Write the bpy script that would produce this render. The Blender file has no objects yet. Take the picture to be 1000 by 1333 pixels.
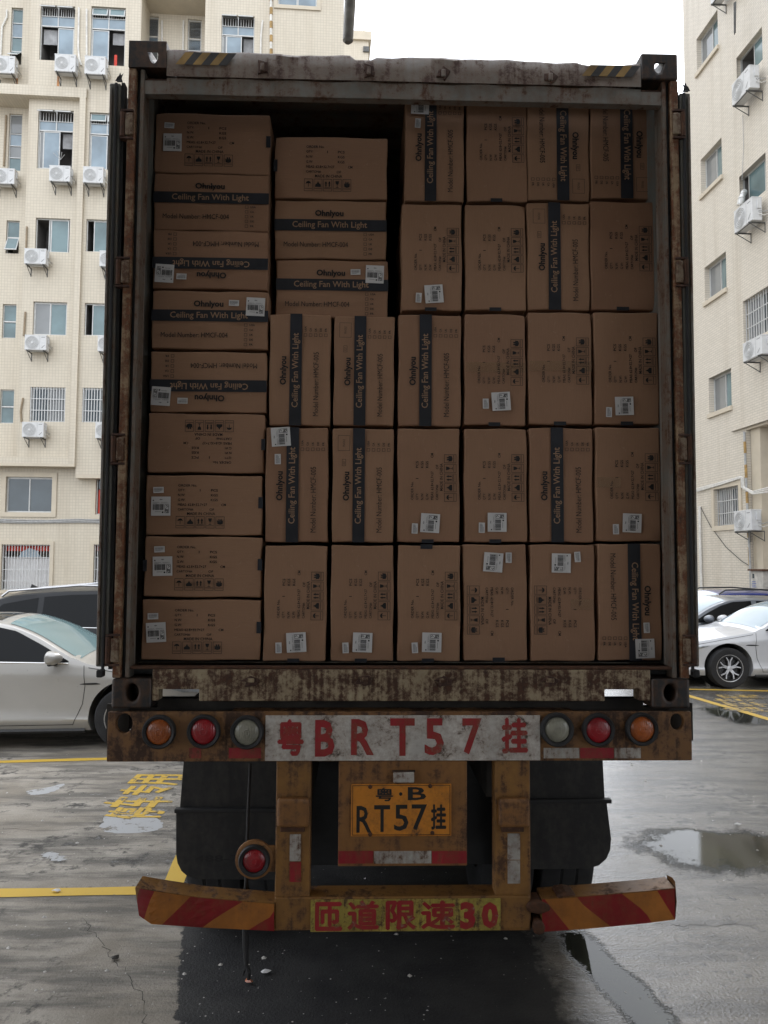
import bpy, bmesh, math, random
import numpy as np
from mathutils import Vector, Matrix
R = math.radians
random.seed(7)
SC = bpy.context.scene
COL = SC.collection

# ---------------------------------------------------------------- camera
EYE = Vector((0, 0, 2.1)); PITCH = 0.06349; ROLL = 0.00521; FPX = 1000.0
_f = Vector((0, math.cos(PITCH), math.sin(PITCH)))
_u0 = Vector((0, -math.sin(PITCH), math.cos(PITCH))); _r0 = Vector((1, 0, 0))
_r = _r0 * math.cos(ROLL) + _u0 * math.sin(ROLL)
_u = _u0 * math.cos(ROLL) - _r0 * math.sin(ROLL)
cd = bpy.data.cameras.new('camera'); cam = bpy.data.objects.new('camera', cd); COL.objects.link(cam)
cam.matrix_world = Matrix(((_r.x, _u.x, -_f.x, EYE.x), (_r.y, _u.y, -_f.y, EYE.y), (_r.z, _u.z, -_f.z, EYE.z), (0, 0, 0, 1)))
cd.sensor_fit = 'AUTO'; cd.sensor_width = 36.0; cd.lens = 36.0 * FPX / 1333.0
cd.clip_start = 0.05; cd.clip_end = 1500
SC.camera = cam

# ---------------------------------------------------------------- overcast sky, weak soft sun, exposure
SUN_EL, SUN_AZ = R(52), R(35)
w = bpy.data.worlds.new('World'); SC.world = w; w.use_nodes = True
nt = w.node_tree; nt.nodes.clear()
sky = nt.nodes.new('ShaderNodeTexSky'); sky.sky_type = 'NISHITA'; sky.sun_disc = False
sky.sun_elevation = SUN_EL; sky.sun_rotation = SUN_AZ; sky.dust_density = 4.0; sky.air_density = 1.0
hs = nt.nodes.new('ShaderNodeHueSaturation'); hs.inputs['Saturation'].default_value = 0.22
mx = nt.nodes.new('ShaderNodeMix'); mx.data_type = 'RGBA'; mx.inputs[0].default_value = 0.75
mx.inputs[7].default_value = (14.3, 15.0, 16.2, 1)            # even cloud layer over the clear sky
bg = nt.nodes.new('ShaderNodeBackground'); bg.inputs['Strength'].default_value = 0.13
out = nt.nodes.new('ShaderNodeOutputWorld')
nt.links.new(sky.outputs[0], hs.inputs['Color']); nt.links.new(hs.outputs[0], mx.inputs[6])
nt.links.new(mx.outputs[2], bg.inputs['Color']); nt.links.new(bg.outputs[0], out.inputs[0])
sd = bpy.data.lights.new('sun', 'SUN'); sd.energy = 0.8; sd.angle = R(25); sd.color = (1, .97, .92)
sun = bpy.data.objects.new('sun', sd); COL.objects.link(sun)
# sun rotation in the sky texture turns from +Y towards +X
sv = Vector((math.sin(SUN_AZ) * math.cos(SUN_EL), math.cos(SUN_AZ) * math.cos(SUN_EL), math.sin(SUN_EL)))
sun.rotation_euler = sv.to_track_quat('Z', 'Y').to_euler(); sun.location = (0, 0, 40)
vs = SC.view_settings; vs.view_transform = 'Standard'; vs.look = 'None'; vs.exposure = 0.55; vs.gamma = 1.0; vs.use_curve_mapping = False
SC.render.engine = 'CYCLES'
SC.cycles.max_bounces = 8; SC.cycles.diffuse_bounces = 4; SC.cycles.glossy_bounces = 4; SC.cycles.use_denoising = True

# ---------------------------------------------------------------- pixel to place (the survey of the photograph)
def ray(px, py):
    return (_f + _r * ((px - 500.0) / FPX) + _u * ((666.5 - py) / FPX))
def on_ground(px, py, z=0.0):
    d = ray(px, py); t = (z - EYE.z) / d.z
    return EYE + d * t
def on_plane(px, py, P, n):
    d = ray(px, py); t = (P - EYE).dot(n) / d.dot(n)
    return EYE + d * t

# ---------------------------------------------------------------- mesh builder
class MB:
    def __init__(s): s.v = []; s.f = []; s.m = []; s.cur = 0
    def add(s, vs, fs):
        b = len(s.v); s.v += [tuple(p) for p in vs]
        for f in fs: s.f.append(tuple(b + i for i in f)); s.m.append(s.cur)
        return s
    def box(s, a, b):
        x0, y0, z0 = (min(a[i], b[i]) for i in range(3)); x1, y1, z1 = (max(a[i], b[i]) for i in range(3))
        return s.add([(x0,y0,z0),(x1,y0,z0),(x1,y1,z0),(x0,y1,z0),(x0,y0,z1),(x1,y0,z1),(x1,y1,z1),(x0,y1,z1)],
                     [(0,3,2,1),(4,5,6,7),(0,1,5,4),(1,2,6,5),(2,3,7,6),(3,0,4,7)])
    def quad(s, a, b, c, d): return s.add([a, b, c, d], [(0, 1, 2, 3)])
    def prism(s, poly, y0, y1):            # poly: (x,z) outline counter-clockwise seen from -Y
        n = len(poly)
        vs = [(p[0], y0, p[1]) for p in poly] + [(p[0], y1, p[1]) for p in poly]
        fs = [tuple(range(n)), tuple(range(2*n-1, n-1, -1))]
        fs += [(i, i + n, (i+1) % n + n, (i+1) % n) for i in range(n)]
        return s.add(vs, fs)
    def prism_z(s, poly, z0, z1):
        n = len(poly)
        vs = [(p[0], p[1], z0) for p in poly] + [(p[0], p[1], z1) for p in poly]
        fs = [tuple(range(n-1, -1, -1)), tuple(range(n, 2*n))]
        fs += [(i, (i+1) % n, (i+1) % n + n, i + n) for i in range(n)]
        return s.add(vs, fs)
    def tube(s, pts, r, n=8, caps=True):
        pts = [Vector(p) for p in pts]; rings = []
        for i, p in enumerate(pts):
            t = (pts[min(i+1, len(pts)-1)] - pts[max(i-1, 0)]).normalized()
            a = Vector((0, 0, 1)) if abs(t.z) < .9 else Vector((1, 0, 0))
            u = t.cross(a).normalized(); v = u.cross(t).normalized()
            rr = r[i] if isinstance(r, (list, tuple)) else r
            rings.append([p + (u * math.cos(2*math.pi*k/n) + v * math.sin(2*math.pi*k/n)) * rr for k in range(n)])
        vs = [q for g in rings for q in g]; fs = []
        for i in range(len(pts)-1):
            for k in range(n): fs.append((i*n+k, i*n+(k+1) % n, (i+1)*n+(k+1) % n, (i+1)*n+k))
        if caps: fs += [tuple(range(n-1, -1, -1)), tuple((len(pts)-1)*n+k for k in range(n))]
        return s.add(vs, fs)
    def lathe(s, prof, c=(0, 0, 0), n=32, axis='y', closed=False):
        vs = []; m = len(prof)
        for k in range(n):
            a = 2*math.pi*k/n; ca, sa = math.cos(a), math.sin(a)
            for (r, h) in prof:
                if axis == 'y': vs.append((c[0]+r*ca, c[1]+h, c[2]+r*sa))
                elif axis == 'z': vs.append((c[0]+r*ca, c[1]+r*sa, c[2]+h))
                else: vs.append((c[0]+h, c[1]+r*ca, c[2]+r*sa))
        fs = []
        for k in range(n):
            k2 = (k+1) % n
            for i in range(m-1 if not closed else m):
                j = (i+1) % m
                fs.append((k*m+i, k*m+j, k2*m+j, k2*m+i))
        return s.add(vs, fs)
    def grid(s, P):                        # P: rows of equal length
        n = len(P[0]); vs = [q for row in P for q in row]
        fs = [(i*n+j, i*n+j+1, (i+1)*n+j+1, (i+1)*n+j) for i in range(len(P)-1) for j in range(n-1)]
        return s.add(vs, fs)
    def move(s, M):
        s.v = [tuple(M @ Vector(p)) for p in s.v]; return s
    def mesh(s, name):
        me = bpy.data.meshes.new(name); me.from_pydata(s.v, [], s.f); return me
    def build(s, name, mat, parent=None, smooth=False, bevel=0, seg=2, fix=False):
        me = s.mesh(name)
        if fix:
            bm = bmesh.new(); bm.from_mesh(me); bmesh.ops.remove_doubles(bm, verts=bm.verts, dist=1e-5)
            bmesh.ops.recalc_face_normals(bm, faces=bm.faces); bm.to_mesh(me); bm.free()
        ms = mat if isinstance(mat, (list, tuple)) else [mat]
        for m in ms: me.materials.append(m)
        if len(ms) > 1 and not fix: me.polygons.foreach_set('material_index', s.m)
        if smooth:
            me.polygons.foreach_set('use_smooth', [True]*len(me.polygons))
            me.set_sharp_from_angle(angle=R(smooth if smooth > 1 else 40))
        o = bpy.data.objects.new(name, me); COL.objects.link(o)
        if parent: o.parent = parent
        if bevel:
            b = o.modifiers.new('bevel', 'BEVEL'); b.width = bevel; b.segments = seg; b.limit_method = 'ANGLE'; b.angle_limit = R(40)
        return o

def tag(o, label=None, cat=None, group=None, kind=None):
    if label: o['label'] = label
    if cat: o['category'] = cat
    if group: o['group'] = group
    if kind: o['kind'] = kind
    return o
def empty(name, M=None, label=None, cat=None, group=None):
    o = bpy.data.objects.new(name, None); COL.objects.link(o); o.empty_display_size = .2
    if M is not None: o.matrix_world = M
    return tag(o, label, cat, group)
def cut(o, cutters):
    """carve real holes: boolean difference, baked into the mesh"""
    for mb in cutters:
        c = mb.build('cutter', o.data.materials[0], fix=True)
        c.matrix_world = Matrix()
        par = o.parent; o.parent = None; o.matrix_world = Matrix()
        m = o.modifiers.new('cut', 'BOOLEAN'); m.operation = 'DIFFERENCE'; m.object = c; m.solver = 'EXACT'
        bpy.context.view_layer.update()
        dg = bpy.context.evaluated_depsgraph_get()
        me = bpy.data.meshes.new_from_object(o.evaluated_get(dg))
        o.modifiers.clear(); o.data = me; o.parent = par
        bpy.data.objects.remove(c)
    return o

_tx = {}
def text_geo(s, bold=0.0):
    k = (s, bold)
    if k not in _tx:
        cu = bpy.data.curves.new('lettering', 'FONT'); cu.body = s; cu.size = 1; cu.resolution_u = 2; cu.offset = bold
        o = bpy.data.objects.new('lettering', cu); COL.objects.link(o)
        bpy.context.view_layer.update()
        me = bpy.data.meshes.new_from_object(o.evaluated_get(bpy.context.evaluated_depsgraph_get()))
        V = np.array([v.co[:2] for v in me.vertices]) if len(me.vertices) else np.zeros((1, 2))
        F = [tuple(p.vertices) for p in me.polygons]
        mn, mxx = V.min(0), V.max(0); V = (V - mn) / np.maximum(mxx - mn, 1e-6)
        _tx[k] = (V, F, (mxx - mn)); bpy.data.objects.remove(o); bpy.data.curves.remove(cu)
    return _tx[k]
def put_text(mb, s, x0, x1, z0, z1, y=0.0, bold=0.0):
    """flat lettering fitted to a rectangle; strokes are thickened by overlaying shifted copies"""
    if s.isascii() and bold:
        V, F, sz = text_geo(s, bold); return mb.add([(x0 + (x1-x0)*a, y, z0 + (z1-z0)*b) for a, b in V], F)
    V, F, sz = text_geo(s); dx = bold*(x1-x0)/max(.2, sz[0]); dz = bold*(z1-z0)/max(.2, sz[1])
    sh = [(0, 0)] if bold == 0 else [(0, 0), (-dx, 0), (dx, 0), (0, dz), (0, -dz)]
    for k, (a_, b_) in enumerate(sh):
        mb.add([(x0+dx + (x1-x0-2*dx)*a + a_, y - .00012*k, z0+dz + (z1-z0-2*dz)*b + b_) for a, b in V], F)
    return mb

# ---------------------------------------------------------------- materials
class N:
    def __init__(s, name):
        s.mat = bpy.data.materials.new(name); s.mat.use_nodes = True
        s.t = s.mat.node_tree; s.b = s.t.nodes['Principled BSDF']; s.o = s.t.nodes['Material Output']
        s._pos = None
    def pos(s, obj=True):
        if s._pos is None:
            n = s.t.nodes.new('ShaderNodeTexCoord') if obj else s.t.nodes.new('ShaderNodeNewGeometry')
            s._pos = n.outputs['Object'] if obj else n.outputs['Position']
        return s._pos
    def lk(s, a, b): s.t.links.new(a, b)
    def mapped(s, sc=(1, 1, 1), rot=(0, 0, 0), loc=(0, 0, 0)):
        m = s.t.nodes.new('ShaderNodeMapping'); s.lk(s.pos(), m.inputs[0])
        m.inputs['Scale'].default_value = sc; m.inputs['Rotation'].default_value = rot; m.inputs['Location'].default_value = loc
        return m.outputs[0]
    def noise(s, scale, detail=4, rough=.55, vec=None, dist=0):
        n = s.t.nodes.new('ShaderNodeTexNoise'); n.inputs['Scale'].default_value = scale
        n.inputs['Detail'].default_value = detail; n.inputs['Roughness'].default_value = rough; n.inputs['Distortion'].default_value = dist
        s.lk(vec if vec is not None else s.pos(), n.inputs['Vector']); return n.outputs[0]
    def ramp(s, fac, a, b, ca=(0, 0, 0, 1), cb=(1, 1, 1, 1)):
        r = s.t.nodes.new('ShaderNodeValToRGB'); e = r.color_ramp.elements
        e[0].position = a; e[1].position = b; e[0].color = ca; e[1].color = cb
        s.lk(fac, r.inputs[0]); return r.outputs[0]
    def mix(s, fac, a, b, mode='MIX'):
        m = s.t.nodes.new('ShaderNodeMix'); m.data_type = 'RGBA'; m.blend_type = mode
        for i, x in ((0, fac), (6, a), (7, b)):
            if hasattr(x, 'default_value') or hasattr(x, 'is_output'): s.lk(x, m.inputs[i])
            elif i == 0: m.inputs[0].default_value = x
            else: m.inputs[i].default_value = (*x, 1) if len(x) == 3 else x
        return m.outputs[2]
    def math(s, op, a, b=0.0):
        m = s.t.nodes.new('ShaderNodeMath'); m.operation = op
        for i, x in ((0, a), (1, b)):
            if hasattr(x, 'is_output'): s.lk(x, m.inputs[i])
            else: m.inputs[i].default_value = x
        return m.outputs[0]
    def set(s, **k):
        for n, x in k.items():
            i = s.b.inputs[{'base': 'Base Color', 'rough': 'Roughness', 'metal': 'Metallic', 'spec': 'Specular IOR Level', 'coat': 'Coat Weight',
                            'coatr': 'Coat Roughness', 'emit': 'Emission Color', 'estr': 'Emission Strength', 'trans': 'Transmission Weight', 'ior': 'IOR', 'alpha': 'Alpha'}[n]]
            if hasattr(x, 'is_output'): s.lk(x, i)
            else: i.default_value = (*x, 1) if isinstance(x, tuple) and len(x) == 3 else x
        return s
    def bump(s, h, strength=.3, dist=.01):
        b = s.t.nodes.new('ShaderNodeBump'); b.inputs['Strength'].default_value = strength; b.inputs['Distance'].default_value = dist
        s.lk(h, b.inputs['Height']); s.lk(b.outputs[0], s.b.inputs['Normal']); return s

def plain(name, c, rough=.5, metal=0, var=.18, scale=9, coat=0, bump=0):
    m = N(name); f = m.ramp(m.noise(scale, 5), .3, .7)
    lo = tuple(x*(1-var) for x in c); hi = tuple(min(1, x*(1+var)) for x in c)
    m.set(base=m.mix(f, lo, hi), rough=m.math('ADD', m.math('MULTIPLY', m.noise(scale*3, 3), .2), rough-.1), metal=metal, coat=coat)
    if bump: m.bump(m.noise(scale*6, 4), bump, .004)
    return m.mat
def rusty(name, paint, amount=.5, scale=6, rust=(.10, .038, .014), rust2=(.035, .016, .009), rough=.6, streak=True, grime=.4):
    """chipped paint over rust with dirt runs"""
    m = N(name)
    n1 = m.noise(scale, 12, .74, dist=.2); n2 = m.noise(scale*5.1, 8, .75)
    st = m.noise(scale*1.3, 6, .6, vec=m.mapped((4, 4, .22)))
    h = m.math('ADD', m.math('MULTIPLY', n1, .46), m.math('MULTIPLY', n2, .30))
    h = m.math('ADD', h, m.math('MULTIPLY', st if streak else n1, .24))
    mask = m.ramp(h, .62-.22*amount, .66-.22*amount+.03)
    halo = m.ramp(h, .52-.22*amount, .66-.22*amount)
    rc = m.mix(m.ramp(n2, .35, .65), rust2, rust)
    dirt = m.ramp(m.noise(scale*.6, 5, .6), .35, .75)
    pc = m.mix(m.math('MULTIPLY', dirt, grime), paint, tuple(x*.35 for x in paint))
    pc = m.mix(m.math('MULTIPLY', halo, .55), pc, (.17, .075, .028))
    m.set(base=m.mix(mask, pc, rc), rough=m.math('ADD', m.math('MULTIPLY', mask, .3), rough-.15))
    m.bump(m.math('ADD', m.math('MULTIPLY', mask, -.5), m.math('MULTIPLY', n2, .4)), .5, .004)
    return m.mat

M = {}
M['post'] = rusty('painted_post', (.16, .155, .135), .48, 6, grime=.7)
M['post_rust'] = rusty('rusty_flange', (.42, .31, .19), .74, 8, (.21, .075, .028))
M['header'] = rusty('header_paint', (.29, .265, .235), .52, 6, (.085, .04, .03), grime=.8)
M['lip'] = rusty('lip_paint', (.24, .24, .22), .42, 6, grime=.7)
M['sill'] = rusty('sill_paint', (.45, .385, .255), .70, 9, (.085, .035, .016))
M['cast'] = rusty('casting_black', (.022, .022, .023), .26, 8, (.045, .022, .012), grime=.3)
M['beam'] = rusty('tail_beam_paint', (.26, .13, .045), .62, 6, (.06, .028, .013), grime=.7)
M['yellow'] = rusty('frame_yellow', (.34, .17, .045), .50, 6.5, (.085, .038, .016), grime=.9)
M['bracket'] = rusty('bracket_orange', (.31, .145, .045), .5, 6, (.10, .045, .02), grime=.5)
M['white_plate'] = rusty('white_plate', (.66, .63, .58), .36, 11, (.09, .065, .045), (.03, .025, .02), grime=.5, streak=False)
M['yellow_plate'] = rusty('yellow_plate', (.50, .42, .08), .48, 12, (.11, .06, .02), grime=.9)
M['plate'] = rusty('number_plate_yellow', (.70, .26, .03), .2, 9, (.10, .05, .02), grime=.35, streak=False)
M['red_paint'] = rusty('red_stencil', (.36, .022, .03), .26, 14, (.32, .2, .16), (.12, .05, .04), grime=.4, streak=False)
M['dark_red'] = rusty('bumper_red', (.29, .013, .016), .22, 7, (.07, .03, .014), grime=.8)
M['orange'] = rusty('bumper_orange', (.45, .165, .03), .22, 7, (.09, .04, .014), grime=.8)
M['reflect_red'] = rusty('reflective_red', (.36, .015, .03), .38, 9, grime=.8)
M['reflect_white'] = rusty('reflective_white', (.55, .54, .50), .48, 9, grime=.8)
M['hinge'] = rusty('hinge_paint', (.33, .28, .20), .66, 12, (.12, .05, .02), grime=.8)
M['keeper'] = rusty('keeper_rust', (.09, .045, .035), .9, 12, (.075, .035, .025))
M['rust'] = rusty('rust', (.12, .055, .025), 1.0, 8)
M['door'] = rusty('door_paint', (.13, .135, .12), .25, 4)
M['plate_black'] = plain('plate_black', (.015, .015, .015), .6)
M['rubber'] = plain('rubber', (.018, .018, .019), .65, var=.4, scale=5)
M['flap'] = plain('mudflap_rubber', (.026, .027, .028), .5, var=.5, scale=4, bump=.2)
def flap_mat():
    m = N('muddy_flap'); n = m.math('ADD', m.math('MULTIPLY', m.noise(3, 8, .7, vec=m.mapped((3, 3, .8))), .6), m.math('MULTIPLY', m.noise(22, 6, .7), .4))
    m.set(base=m.mix(m.ramp(n, .46, .64), (.016, .016, .017), (.045, .041, .036)), rough=m.math('ADD', m.math('MULTIPLY', n, .5), .25)); m.bump(n, .3, .006); return m.mat
M['flap'] = flap_mat()
M['tyre'] = plain('tyre', (.022, .022, .023), .8, var=.3)
M['chassis'] = plain('chassis', (.03, .026, .022), .8, var=.5)
M['floor_in'] = plain('container_interior', (.10, .11, .12), .7)
M['black_decal'] = plain('black_decal', (.045, .043, .042), .6, var=.4)
M['yellow_decal'] = plain('yellow_decal', (.32, .20, .065), .6, var=.4)
M['print'] = plain('carton_ink', (.016, .014, .014), .75, var=.3, scale=30)
M['print_grey'] = plain('faded_carton_ink', (.05, .034, .024), .8, var=.35, scale=14)
M['band'] = plain('carton_band_ink', (.012, .014, .02), .55, var=.4, scale=8)
M['paper'] = plain('label_paper', (.62, .61, .60), .6, var=.05)
M['label_ink'] = plain('label_ink', (.03, .03, .032), .7)
M['label_grey'] = plain('label_grey_ink', (.22, .22, .22), .7)
def tape_mat():
    m = N('clear_tape'); m.set(base=(.36, .23, .13), rough=.22, spec=.6, alpha=.35); return m.mat
M['tape'] = tape_mat()
def lens(name, c):
    m = N(name); v = m.noise(60, 2); wv_ = m.t.nodes.new('ShaderNodeTexWave'); wv_.inputs['Scale'].default_value = 38; wv_.inputs['Distortion'].default_value = 0; m.lk(m.pos(), wv_.inputs[0]); v = m.math('ADD', m.math('MULTIPLY', v, .4), wv_.outputs['Fac'])
    m.set(base=m.mix(m.ramp(m.noise(9, 5), .4, .7), c, tuple(x*.45+.012 for x in c)), rough=.28, coat=.4); m.bump(v, .25, .003); return m.mat
M['amber'] = lens('amber_lens', (.42, .10, .015)); M['red'] = lens('red_lens', (.36, .008, .016)); M['clear'] = lens('clear_lens', (.34, .33, .26))
def card():
    m = N('cardboard')
    oi = m.t.nodes.new('ShaderNodeObjectInfo')
    n1 = m.noise(2.6, 4); fl = m.noise(14, 3, vec=m.mapped((1, 1, 18)))
    c = m.mix(m.ramp(n1, .3, .7), (.268, .146, .088), (.328, .184, .112))
    c = m.mix(oi.outputs['Random'], c, m.mix(.5, c, (.37, .222, .132)))
    c = m.mix(m.math('MULTIPLY', m.ramp(m.noise(5, 8, .7), .55, .8), .35), c, (.15, .082, .046))
    c = m.mix(m.math('MULTIPLY', m.ramp(fl, .45, .65), .1), c, (.17, .104, .07))
    c = m.mix(m.math('MULTIPLY', m.ramp(m.noise(22, 3, .5, vec=m.mapped((1, 1, 2.2)), dist=1.5), .69, .72), .35), c, (.42, .30, .21))
    m.set(base=c, rough=.72, spec=.35); m.bump(m.math('ADD', fl, m.math('MULTIPLY', n1, 3)), .12, .006)
    return m.mat
M['card'] = card()
M['card_edge'] = plain('band_lettering', (.33, .205, .125), .75, var=.2)

def tiles(name, c1, c2, mortar, bw, bh, off, msize, var=.08):
    """glazed mosaic tile cladding: x/z of the wall object"""
    m = N(name)
    mp = m.mapped((1, 1, 1), (R(90), 0, 0))
    # object x stays x, object z becomes y for the brick pattern
    b = m.t.nodes.new('ShaderNodeTexBrick'); m.lk(mp, b.inputs['Vector'])
    b.offset = off; b.inputs['Scale'].default_value = 1; b.inputs['Brick Width'].default_value = bw; b.inputs['Row Height'].default_value = bh
    b.inputs['Mortar Size'].default_value = msize; b.inputs['Mortar Smooth'].default_value = .3
    b.inputs['Color1'].default_value = (*c1, 1); b.inputs['Color2'].default_value = (*c2, 1); b.inputs['Mortar'].default_value = (*mortar, 1)
    st = m.ramp(m.noise(1.1, 6, .6, vec=m.mapped((2.2, 2.2, .14))), .5, .8)
    bl = m.ramp(m.noise(.35, 5), .35, .7)
    c = m.mix(m.math('MULTIPLY', st, .45), b.outputs[0], (.33, .27, .19))
    c = m.mix(m.math('MULTIPLY', bl, .10), c, (.45, .38, .28))
    m.set(base=c, rough=.45, spec=.4); m.bump(b.outputs['Fac'], -.4, .004)
    return m.mat
M['tile_l'] = tiles('cream_mosaic_tile', (.58, .52, .415), (.545, .488, .39), (.44, .39, .305), .105, .105, 0, .007)
M['tile_r'] = tiles('cream_strip_tile', (.61, .555, .465), (.56, .51, .425), (.41, .37, .31), .24, .075, .5, .008)
M['render'] = plain('painted_render', (.53, .465, .36), .6, var=.06, scale=3)
M['alu'] = plain('window_aluminium', (.50, .50, .48), .45, .3, var=.1)
M['alu_dark'] = plain('window_dark_frame', (.14, .14, .13), .5, var=.2)
M['grille'] = plain('grille_paint', (.55, .55, .54), .5, .2, var=.1)
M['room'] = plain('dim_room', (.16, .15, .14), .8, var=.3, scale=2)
M['curtain'] = plain('curtain_cloth', (.42, .42, .42), .8, var=.25, scale=4)
M['laundry_red'] = plain('red_cloth', (.5, .05, .03), .8)
def glass(name, c, rough=.06, var=.25, spec=.6):
    m = N(name); m.set(base=m.mix(m.ramp(m.noise(.9, 3), .35, .65), c, tuple(x*(1-var) for x in c)), rough=rough, spec=spec); return m.mat
M['pane_teal'] = glass('teal_pane', (.15, .225, .235), .06, .4); M['pane_blue'] = glass('blue_pane', (.26, .335, .39), .06, .4); M['pane_dark'] = glass('dark_pane', (.07, .09, .10))
M['pane_grey'] = glass('grey_pane', (.22, .23, .23))
M['ac_white'] = plain('ac_white', (.56, .56, .55), .45, var=.07)
M['ac_grey'] = plain('ac_fan_grey', (.36, .36, .35), .55, var=.1)
M['ac_dark'] = plain('ac_bracket_grey', (.09, .09, .085), .6, var=.3)
M['pipe_white'] = plain('white_pipe', (.62, .60, .55), .6, var=.15)
M['pipe_brown'] = plain('brown_drain', (.26, .20, .13), .7, var=.2)
M['pole_grey'] = plain('weathered_steel', (.42, .41, .38), .55, .3, var=.4, scale=12)
M['stain'] = plain('rust_stain', (.42, .20, .08), .8, var=.3)
M['meter'] = plain('meter_box_grey', (.42, .40, .36), .6, var=.25, scale=6)
M['blue_print'] = plain('blue_print', (.10, .14, .32), .6)
M['duct'] = plain('flexible_duct', (.62, .62, .60), .4, .4, var=.1)
M['wire'] = plain('black_wire', (.04, .04, .04), .6)
M['wire_grey'] = plain('grey_wire', (.35, .35, .34), .6)
M['liner'] = plain('wheel_arch_liner', (.012, .012, .012), .85)
M['chrome'] = plain('chrome', (.7, .7, .7), .2, 1.0, var=.05)
M['alloy'] = plain('machined_alloy', (.55, .55, .56), .3, .8, var=.08)
M['alloy_black'] = plain('black_alloy', (.03, .03, .03), .35, .3)
M['glass_car'] = glass('tinted_car_glass', (.008, .009, .010), .04, .25, .14)
M['glass_screen'] = glass('windscreen', (.20, .30, .31), .05, .1)
M['glass_screen_r'] = glass('windscreen_pale', (.26, .34, .38), .05, .1)
M['trim'] = plain('black_trim', (.02, .02, .02), .45)
M['lamp_clear'] = plain('headlamp_glass', (.45, .47, .48), .12, .5, var=.3, scale=20)
def paint(name, c, metal=.0, coat=.8):
    m = N(name); f = m.noise(2.5, 4)
    m.set(base=m.mix(m.ramp(f, .35, .7), c, tuple(x*.93 for x in c)), rough=m.math('ADD', m.math('MULTIPLY', m.noise(40, 3), .12), .24), metal=metal, coat=coat, coatr=.06, spec=.5 if coat > .5 else .2); return m.mat
M['car_pearl'] = paint('pearl_white_paint', (.47, .455, .425), .3)
M['car_white'] = paint('white_paint', (.60, .605, .62))
M['car_black'] = paint('black_paint', (.010, .011, .013), 0, .25)
M['car_grey'] = paint('grey_paint', (.16, .175, .20), .4)
M['car_blue'] = paint('blue_paint', (.03, .045, .22), .2)

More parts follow.
